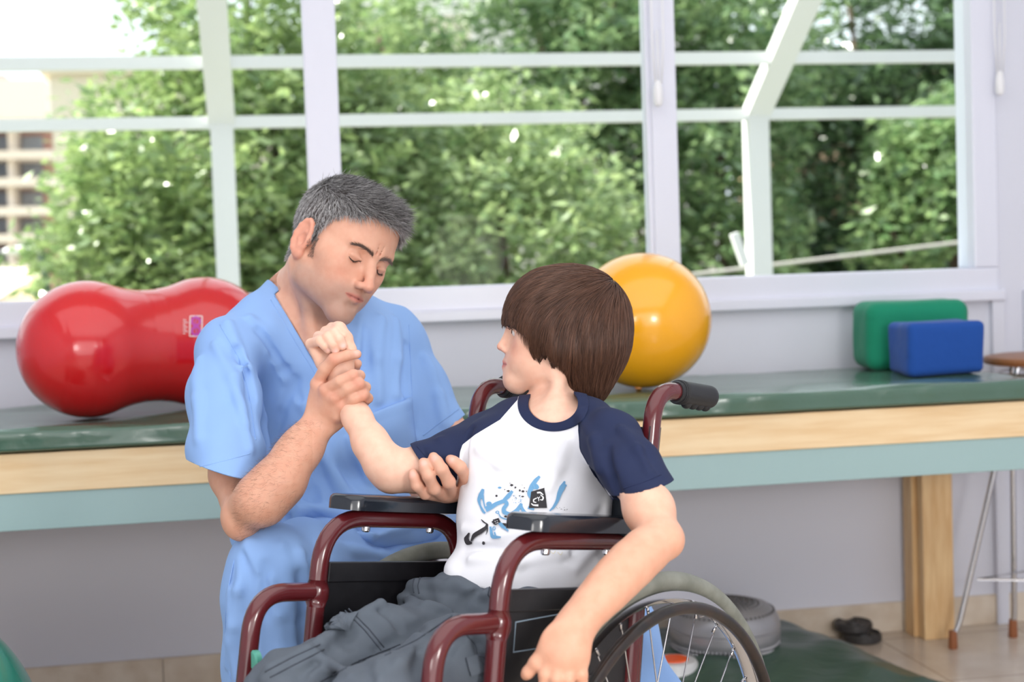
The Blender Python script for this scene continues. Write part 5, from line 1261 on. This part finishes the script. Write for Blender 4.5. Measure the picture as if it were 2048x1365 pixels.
# trace each strand downhill away from the crown
CRw = HB.L(*CR)
def bdir(p, i):
    q = LC(p); a = q-CR; a /= np.maximum(np.linalg.norm(a, axis=1, keepdims=True), 1e-6); g_ = np.clip((.075-q[:, 2])/.10, 0, 1)[:, None]
    d = a*(1-g_) + np.stack([.10*np.sign(q[:, 0]+.02)*.6, q[:, 1]*0, -np.ones(len(q))], 1)*g_*1.3
    return d@HB.A
ll = LC(rts); rem = np.clip(ll[:, 2]-hem(ll[:, 0]), .006, .2); ln_ = np.minimum(rem*rng.uniform(.75, 1.03, n)+.002, .085); k = 9
az = np.arctan2(ll[:, 1]-CR[1], ll[:, 0]-CR[0]); dc_ = np.linalg.norm(ll-CR, axis=1); clump = .5+.25*np.sin(az*31+dc_*30)+.15*np.sin(az*67+2)+.10*np.sin(az*113-dc_*60)
pt = grow(HB_vol, rts, bdir, k, ln_/(k-1)*HB.sc, lambda i: .0006+clump*.0035*(i/9), jit=.035, stick=True)
tn = np.clip(rng.beta(1.5, 2.8, n)*.65+clump*.45, 0, 1)[:, None]; cc = np.array(lin((34, 22, 18)))*(1-tn)+np.array(lin((122, 84, 64)))*tn
strand_mesh('hair', pt, .00036, cc, M['hair'], boy)
n = 1800; rts = P(1212, 578, 2.12)*0+sample(V, F[keep & (fm[:, 2]-hem(fm[:, 0]) < .035) & (fm[:, 0] < .055)], n); pt = grow(HB_vol, rts, bdir, 7, rng.uniform(.0008, .0026, n),   .0004, jit=.08, stick=True); tn = rng.beta(1.5, 2.5, n)[:, None]
strand_mesh('hair_ends', pt, .00030, np.array(lin((40, 27, 23)))*(1-tn)+np.array(lin((96, 66, 54)))*tn, M['hair'], boy)

# t-shirt
T = Sdf()
for xa, ra_ in ((1008, 92), (1132, 96)): T.cone(P(xa, 912, 2.06), P(xa+2, 1105, 2.035), ra_*2.05/FPX, (ra_+2)*2.05/FPX, .06, flat=Vv, fs=1.12)
chainpx(T, [(968, 876, 2.12, 44), (1040, 868, 2.11, 56), (1105, 866, 2.10, 62), (1165, 862, 2.04, 58), (1225, 882, 1.955, 54)], .04)
chainpx(T, [(968, 876, 2.12, 46), (905, 915, 2.08, 50), (845, 942, 2.055, 50), (800, 965, 2.05, 50)], .02)
chainpx(T, [(1222, 882, 1.95, 58), (1262, 940, 1.89, 58), (1290, 990, 1.86, 58), (1312, 1030, 1.83, 58)], .02)
chainpx(T, [(930, 1150, 2.0, 34), (1010, 1160, 1.985, 48), (1110, 1155, 1.985, 52), (1175, 1130, 2.01, 46)], .05)
T0 = Sdf(); T0.p = list(T.p); T0 = DMap(T0, 810, 780, 1360, 1200, 8)
fb = lambda pts, r, op='u', **kw: fold(T, T0, pts, r, op=op, **kw)
fb([(1160, 830), (1190, 880), (1200, 940)], .007); fb([(1210, 900), (1225, 960), (1240, 1000)], .008, 's'); fb([(940, 860), (925, 920), (925, 960)], .007, 's'); fb([(880, 880), (905, 930), (915, 950)], .006); fb([(860, 900), (880, 940)], .006, 's')
fb([(1130, 1120), (1170, 1075), (1205, 1020)], .004, 's'); fb([(1150, 1140), (1185, 1100), (1212, 1050)], .0035)
fb([(940, 1120), (1040, 1128), (1130, 1110)], .006); fb([(930, 1095), (1030, 1102), (1140, 1085)], .006, 's'); fb([(930, 1060), (1000, 1075), (1090, 1065)], .005)
fb([(960, 900), (1000, 930), (1060, 940)], .005); fb([(1140, 880), (1120, 930), (1100, 980)], .005); fb([(1240, 860), (1275, 900), (1300, 950)], .006)
T.disp = waves([((1, .2, .5), .07), ((.4, .1, 1), .09), ((1, -.3, -.4), .045)], [.0011, .0011, .0006])
T0d = T
cC = (P(1086, 852, 2.008)+P(1132, 778, 2.125))/2; cY = (P(1086, 852, 2.008)-P(1132, 778, 2.125))/2; cX = P(1163, 802, 2.055)-P(1050, 812, 2.095); cX = cX/2; cX = cX - unit(cY)*(cX@unit(cY))
cN = unit(np.cross(cX, cY)); cN = cN if cN@Uv > 0 else -cN
def neckhole(p):
    x, y, z = view_pts(p); e_ = (np.sqrt(((x-1106)/50)**2+((y-806)/40)**2)-1)*45*z/FPX
    c_ = Prim_cone(p, P(1112, 800, 2.09), P(1116, 770, 2.13), .040)
    return np.minimum(np.maximum(e_, z-2.11), np.maximum(c_, 2.10-z))
cuts = [cut_plane(P(852, 929, 2.055), -(Rv*.80+Uv*.60), P(790, 968, 2.05), .078), cut_plane(P(1284, 974, 1.87), Rv*.26-Uv*.96, P(1318, 1052, 1.83), .088), cut_plane(P(1030, 1172, 2.0), -Uv-Rv*.12, P(1040, 1290, 2.0), .19), lambda p: -neckhole(p)]
V, F = open_cloth(T, cuts, .0024*QS, .0018); print('tshirt', len(V))
def boy_cover(p):
    x, y, z = view_pts(p); q = p-cC
    s1 = ~(((p-P(852, 929, 2.055))@unit(-(Rv*.80+Uv*.60)) > -.003) & (np.sqrt(((p-P(790, 968, 2.05))**2).sum(1)) < .078)) & ~(x < 840)
    s2 = ~(((p-P(1284, 974, 1.87))@unit(Rv*.26-Uv*.96) > -.003) & (np.sqrt(((p-P(1318, 1052, 1.83))**2).sum(1)) < .088)) & ~((x > 1225) & (y > 1010)) & (z > 1.80)
    return s1 & s2 & (neckhole(p) > -.0) & (y > 800) & (y < 1180)
tuck(boy_body, BV, T0d, [boy_cover], .006)
x, y, z = view_pts(V)
# raglan seams as signed distances (metres) so the colour edge stays crisp
lx = np.interp(y, [780, 800, 840, 870, 890, 905, 930, 960, 1000, 1100], [1040, 1035, 1000, 950, 925, 920, 917, 914, 880, 850])
rx = np.interp(y, [780, 800, 830, 860, 900, 950, 1000, 1030, 1100], [1172, 1166, 1160, 1156, 1160, 1188, 1228, 1248, 1262])
sdist = np.maximum(lx-x, x-rx)*2.05/FPX
tm = mat('white_cotton', (244, 245, 250), .85, bump=(700, .15, .0006)); nt = tm.node_tree; a = nt.nodes.new('ShaderNodeAttribute'); a.attribute_name = 'sleeve'
gt = nt.nodes.new('ShaderNodeMath'); gt.operation = 'GREATER_THAN'; gt.inputs[1].default_value = 0; nt.links.new(a.outputs['Fac'], gt.inputs[0])
mx = nt.nodes.new('ShaderNodeMix'); mx.data_type = 'RGBA'; mx.inputs[6].default_value = lin((244, 245, 250))+(1,); mx.inputs[7].default_value = lin((21, 34, 70))+(1,)
nt.links.new(gt.outputs[0], mx.inputs[0]); nt.links.new(mx.outputs[2], nt.nodes['Principled BSDF'].inputs['Base Color'])
SM = DMap(T, 820, 780, 1350, 1180, 4); shirt = mesh_obj('t_shirt', V, F, tm, boy, attrs={'sleeve': sdist})
# collar: ribbed band round the neck hole
TC = Sdf(); TC.p = [Prim(lambda p: T(p)-.0016, P(1080, 950, 2.05), .45, .001, 'u')]
V, F = open_cloth(TC, [lambda p: -neckhole(p), lambda p: neckhole(p)-.0135, lambda p: .09-.2-(p-cC)@Uv], .0024*QS, .0035); mesh_obj('collar', V, F, M['navy'], shirt)
for pts in ([(834, 893), (860, 925), (884, 958)], [(1322, 950), (1285, 966), (1246, 978)], [(1163, 808), (1157, 850), (1160, 900), (1188, 950), (1226, 1000)]):
    bb = seam(SM, pts, .0007)
    if bb.V: bb.build('stitching', M['navy'], shirt, smooth=True)
# printed drawing on the chest
M['ink_blue'] = mat('print_blue', (112, 166, 208), .8); M['ink_black'] = mat('print_black', (52, 50, 54), .8)
sfn = SM.surf
def Z(q): return (900+q[0]/5.12, 930+q[1]/5.12)            # coordinates read off an enlarged view
def stroke(b, pts, w, off=.0019):
    pts = [Z(p) for p in pts]; pts = np.array(pts); t = np.linspace(0, len(pts)-1, len(pts)*5-4); q = np.stack([np.interp(t, range(len(pts)), pts[:, i]) for i in (0, 1)], 1)
    for _ in range(2): q[1:-1] = (q[:-2]+q[1:-1]*2+q[2:])/4
    ww = list(np.interp(t, range(len(pts)), np.array(w)/5.12) if not np.isscalar(w) else [w/5.12]*len(q)); decal_strip(b, q, ww, sfn, off)
def blob(b, c, rx_, ry_, rot=0, off=.0020, n=14, jag=0):
    c = np.array(Z(c)); V_ = []; p, no = sfn(*c); V_.append(p+no*off)
    for i in range(n):
        t = 2*math.pi*i/n; r_ = 1+(jag*(.5 if i % 2 else -.5)); e_ = np.array([math.cos(t)*rx_*r_, math.sin(t)*ry_*r_])/5.12; cr_, sr_ = math.cos(rot), math.sin(rot)
        q = c+[e_[0]*cr_-e_[1]*sr_, e_[0]*sr_+e_[1]*cr_]; p, no = sfn(*q); V_.append(p+no*off)
    b.add(V_, [(0, 1+i, 1+(i+1) % n) for i in range(n)])
def patch(b, pts, off=.0019, n=8):
    c = [np.array(Z(p)) for p in pts]; V_ = []; Fc_ = []
    for i in range(n+1):
        for j in range(n+1):
            u, v = i/n, j/n; q = (c[0]*(1-u)+c[1]*u)*(1-v)+(c[3]*(1-u)+c[2]*u)*v; p, no = sfn(*q); V_.append(p+no*off)
    for i in range(n):
        for j in range(n): a_ = i*(n+1)+j; Fc_.append((a_, a_+1, a_+n+2, a_+n+1))
    b.add(V_, Fc_)
b = MB()
stroke(b, [(345, 250), (325, 310), (300, 360), (315, 420), (345, 480), (365, 500)], [26, 48, 34, 20, 26, 20]); stroke(b, [(335, 300), (350, 380), (365, 450)], [30, 14, 10])
stroke(b, [(370, 460), (420, 440), (480, 400), (560, 370), (590, 400), (550, 450), (555, 490), (620, 510), (690, 470), (735, 400)], [60, 46, 40, 40, 36, 40, 44, 34, 44, 28]); stroke(b, [(555, 365), (600, 320), (640, 270)], [34, 44, 26]); stroke(b, [(730, 400), (735, 440), (760, 490), (800, 500)], [20, 26, 40, 12]); stroke(b, [(690, 480), (720, 500), (770, 500)], [30, 24, 16])
for t in range(1): stroke(b, [(405+18*math.cos(a), 405+16*math.sin(a)) for a in np.linspace(0, 6.28, 10)], 22)
stroke(b, [(920, 120), (880, 160), (840, 220), (810, 300), (830, 340)], [26, 40, 48, 44, 30]); stroke(b, [(850, 230), (880, 225), (905, 245)], [50, 60, 30]); stroke(b, [(800, 440), (860, 460)], [30, 20])
stroke(b, [(1175, 170), (1150, 230), (1120, 300), (1100, 370), (1060, 440), (1020, 475)], [16, 62, 46, 34, 26, 12]); stroke(b, [(1150, 225), (1195, 210)], [36, 18])
blob(b, (512, 236), 18, 11); stroke(b, [(488+16*math.cos(a), 488+12*math.sin(a)) for a in np.linspace(0, 6.28, 9)], 9); stroke(b, [(500, 500), (520, 540), (590, 565), (640, 545)], [8, 12, 14, 8])
stroke(b, [(415, 640), (425, 700), (440, 745), (520, 745)], [18, 30, 36, 14]); stroke(b, [(452+13*math.cos(a), 660+20*math.sin(a)) for a in np.linspace(0, 6.28, 9)], 9); stroke(b, [(500, 590), (545, 640), (600, 690)], [30, 44, 12]); stroke(b, [(460, 700), (480, 755)], [16, 10])
for k in range(26): blob(b, (rng.uniform(640, 740), rng.uniform(300, 395)), 3, 5, n=6)
b.build('blue_print', M['ink_blue'], shirt)
b = MB()
patch(b, [(832, 278), (970, 238), (992, 445), (808, 448)], .0023)
stroke(b, [(205, 700), (175, 760), (190, 800), (235, 800)], [16, 50, 52, 16]); stroke(b, [(225, 785), (255, 725), (320, 690), (375, 650), (385, 610)], [14, 44, 44, 34, 20]); stroke(b, [(385, 615), (350, 590), (325, 565)], [16, 14, 8]); stroke(b, [(385, 650), (385, 690), (372, 722)], [14, 10, 3]); blob(b, (348, 802), 14, 12, jag=.4)
patch(b, [(440, 565), (500, 545), (520, 590), (470, 622)], .0025); patch(b, [(428, 590), (445, 575), (470, 620), (455, 618)], .0024); patch(b, [(535, 600), (590, 605), (615, 665), (570, 640)], .0025)
for c_, rx_, ry_ in (((632, 210), 16, 12), ((616, 190), 4, 6), ((668, 235), 10, 12), ((715, 265), 10, 12), ((748, 275), 16, 12), ((783, 275), 5, 9), ((562, 256), 6, 5), ((598, 270), 16, 10), ((480, 320), 12, 12), ((745, 328), 16, 8), ((712, 320), 7, 6), ((762, 240), 6, 5), ((738, 210), 3, 4), ((675, 342), 5, 5), ((652, 318), 4, 5), ((572, 532), 16, 10), ((618, 530), 12, 9), ((680, 515), 7, 6)): blob(b, c_, rx_, ry_, jag=.45, n=12)
for k in range(14): blob(b, (rng.uniform(1085, 1205), rng.uniform(440, 470)), 3, 3, n=6)
b.build('black_print', M['ink_black'], shirt)
b = MB(); O2 = .0032
stroke(b, [(890, 290), (925, 285), (955, 310)], [16, 18, 10], O2); stroke(b, [(925, 310), (955, 335), (945, 365), (920, 360)], [8, 16, 14, 8], O2); stroke(b, [(885, 345), (855, 360), (855, 385), (880, 390)], [8, 12, 12, 8], O2); stroke(b, [(890, 335), (905, 350), (905, 375)], [8, 10, 8], O2); stroke(b, [(905, 345), (920, 330)], 8, O2); stroke(b, [(832, 400), (850, 418), (900, 420)], [8, 14, 22], O2)
for c_ in ((465, 585), (485, 578), (475, 603), (492, 598)): blob(b, c_, 5, 5, off=O2, n=8)
b.build('white_print', mat('print_white', (240, 240, 244), .8), shirt)
b = MB()
for pts in ([(930, 790), (930, 815), (950, 812)], [(960, 800), (1000, 795), (1040, 800), (1080, 795)], [(830, 800), (870, 805), (900, 800)], [(680, 855), (800, 850), (920, 855)], [(980, 890), (985, 920)], [(1020, 890), (1060, 920), (1080, 890)], [(1100, 900), (1130, 930), (1150, 900)]): stroke(b, pts, 7)
b.build('cream_print', mat('print_cream', (240, 234, 214), .8), shirt)
# trousers
Q = Sdf()
Q.cone(P(960, 1255, 2.01), P(1075, 1255, 1.98), .068, .072, .03)
chainpx(Q, [(855, 1222, 2.02, 62), (930, 1225, 2.0, 70), (1010, 1235, 1.97, 66)], .04)
chainpx(Q, [(930, 1282, 1.99, 92), (760, 1316, 1.87, 90), (600, 1392, 1.75, 88), (575, 1410, 1.74, 84)], .03)
chainpx(Q, [(1050, 1300, 1.90, 90), (905, 1340, 1.78, 94), (770, 1420, 1.66, 92), (740, 1440, 1.65, 88)], .03)
chainpx(Q, [(580, 1410, 1.74, 84), (565, 1600, 1.77, 78), (555, 1760, 1.80, 66)], .03); chainpx(Q, [(745, 1440, 1.65, 88), (730, 1640, 1.68, 80), (720, 1800, 1.71, 68)], .03)
Q0 = Sdf(); Q0.p = list(Q.p); Q0 = DMap(Q0, 490, 1130, 1040, 1370, 8); fq = lambda pts, r, op='u', **k: fold(Q, Q0, pts, r, op=op, **k)
fq([(985, 1195), (900, 1215), (820, 1262), (760, 1300)], .008, 's'); fq([(820, 1170), (900, 1175), (970, 1190)], .010); fq([(815, 1200), (880, 1205), (950, 1225)], .009, 's')
fq([(760, 1210), (700, 1250), (640, 1290)], .010); fq([(700, 1260), (660, 1310), (600, 1350)], .008, 's'); fq([(850, 1290), (800, 1330), (760, 1365)], .009); fq([(950, 1245), (900, 1290), (870, 1340)], .008, 's'); fq([(640, 1290), (560, 1335), (530, 1360)], .010)
fq([(960, 1180), (930, 1200), (905, 1228)], .006, 's'); fq([(985, 1210), (960, 1250), (955, 1300)], .006, 's'); fq([(800, 1195), (850, 1215), (900, 1222)], .006); fq([(760, 1225), (800, 1250), (850, 1262)], .006, 's'); fq([(700, 1290), (730, 1330), (740, 1365)], .006, 's'); fq([(620, 1300), (660, 1330), (700, 1350)], .006); fq([(880, 1250), (840, 1300), (830, 1350)], .006, 's'); fq([(930, 1260), (975, 1290), (985, 1330)], .007)
Q.disp = waves([((.6, .7, .2), .06), ((1, -.4, .6), .045), ((.2, .1, 1), .07), ((.9, .5, .9), .026)], [.0014, .0013, .0012, .0005], 1.1)
tuck(boy_body, BV, Q, [lambda p: (view_pts(p)[1] > 1175) & ~((view_pts(p)[0] > 1010) & (view_pts(p)[2] < 1.82))], .008)
V, F = Q.mesh(.0026*QS); bp_ = mesh_obj('trousers', V, F, M['grey_twill'], boy)
M['twill_dark'] = mat('dark_stitching', (60, 66, 76), .9)
QM = DMap(Q, 490, 1130, 1040, 1370, 5)
for pts in ([(640, 1290), (580, 1318), (530, 1345)], [(648, 1300), (590, 1330), (540, 1356)], [(828, 1158), (826, 1172), (828, 1186)], [(980, 1170), (976, 1190), (985, 1204)], [(690, 1222), (730, 1262), (762, 1302)], [(697, 1218), (737, 1258), (768, 1296)], [(905, 1232), (835, 1280), (770, 1312)], [(640, 1365), (720, 1322), (800, 1290)], [(840, 1156), (836, 1172), (838, 1188)], [(910, 1245), (950, 1290), (960, 1340)]):
    bb = seam(QM, pts, .0010)
    if bb.V: bb.build('seam', M['twill_dark'], bp_, smooth=True)
def flap(c4, Sx, name, m, parent, th=.004, lift=.0):
    c4 = np.array(c4, float); sf = Sx.surf; V2 = []; Fc2 = []; n1 = n2 = 10
    for side in (0, 1):
        for i in range(n1+1):
            for j in range(n2+1):
                u, v = i/n1, j/n2; q = (c4[0]*(1-u)+c4[1]*u)*(1-v)+(c4[3]*(1-u)+c4[2]*u)*v; p, no = sf(*q); V2.append(p+no*((th+lift*v) if side == 0 else (-.001+lift*v*.9)))
    m_ = n2+1; o_ = m_*(n1+1)
    for i in range(n1):
        for j in range(n2): q = (i*m_+j, i*m_+j+1, (i+1)*m_+j+1, (i+1)*m_+j); Fc2.append(q); Fc2.append(tuple(o_+k for k in q[::-1]))
    bd = [i*m_ for i in range(n1)]+[n1*m_+j for j in range(n2)]+[i*m_+n2 for i in range(n1, 0, -1)]+[j for j in range(n2, 0, -1)]
    for k in range(len(bd)): a_, c_ = bd[k], bd[(k+1) % len(bd)]; Fc2.append((a_, c_, c_+o_, a_+o_))
    return mesh_obj(name, V2, Fc2, m, parent, smooth=False)
flap([(672, 1224), (716, 1228), (690, 1262), (655, 1262)], QM, 'pocket_flap', M['grey_twill'], bp_, .003, .004)
flap([(930, 1318), (975, 1308), (982, 1340), (940, 1352)], QM, 'tab', M['grey_twill'], bp_, .004)
q = P(962, 1322, (QM.hit(962, 1322) or 1.7)-.005); b = MB(); b.lathe(q, Vv, [(.0085, -.002), (.0085, .001), (.006, .0022), (.0045, .001), (0, .001)], 20); b.build('button', M['twill_dark'], bp_, smooth='auto')
for c0, dv in ((P(555, 1760, 1.80), None), (P(720, 1800, 1.71), None)):
    Z_ = Sdf(); fwd_ = unit(np.array([-bk[0], -bk[1], 0])); c1 = np.array([c0[0], c0[1], max(c0[2], .12)]); Z_.cone(c1, c1+fwd_*.12+[0, 0, -.02], .034, .028, .02); V, F = Z_.mesh(.006*QS); mesh_obj('shoe', V, F, M['black_rubber'], boy)
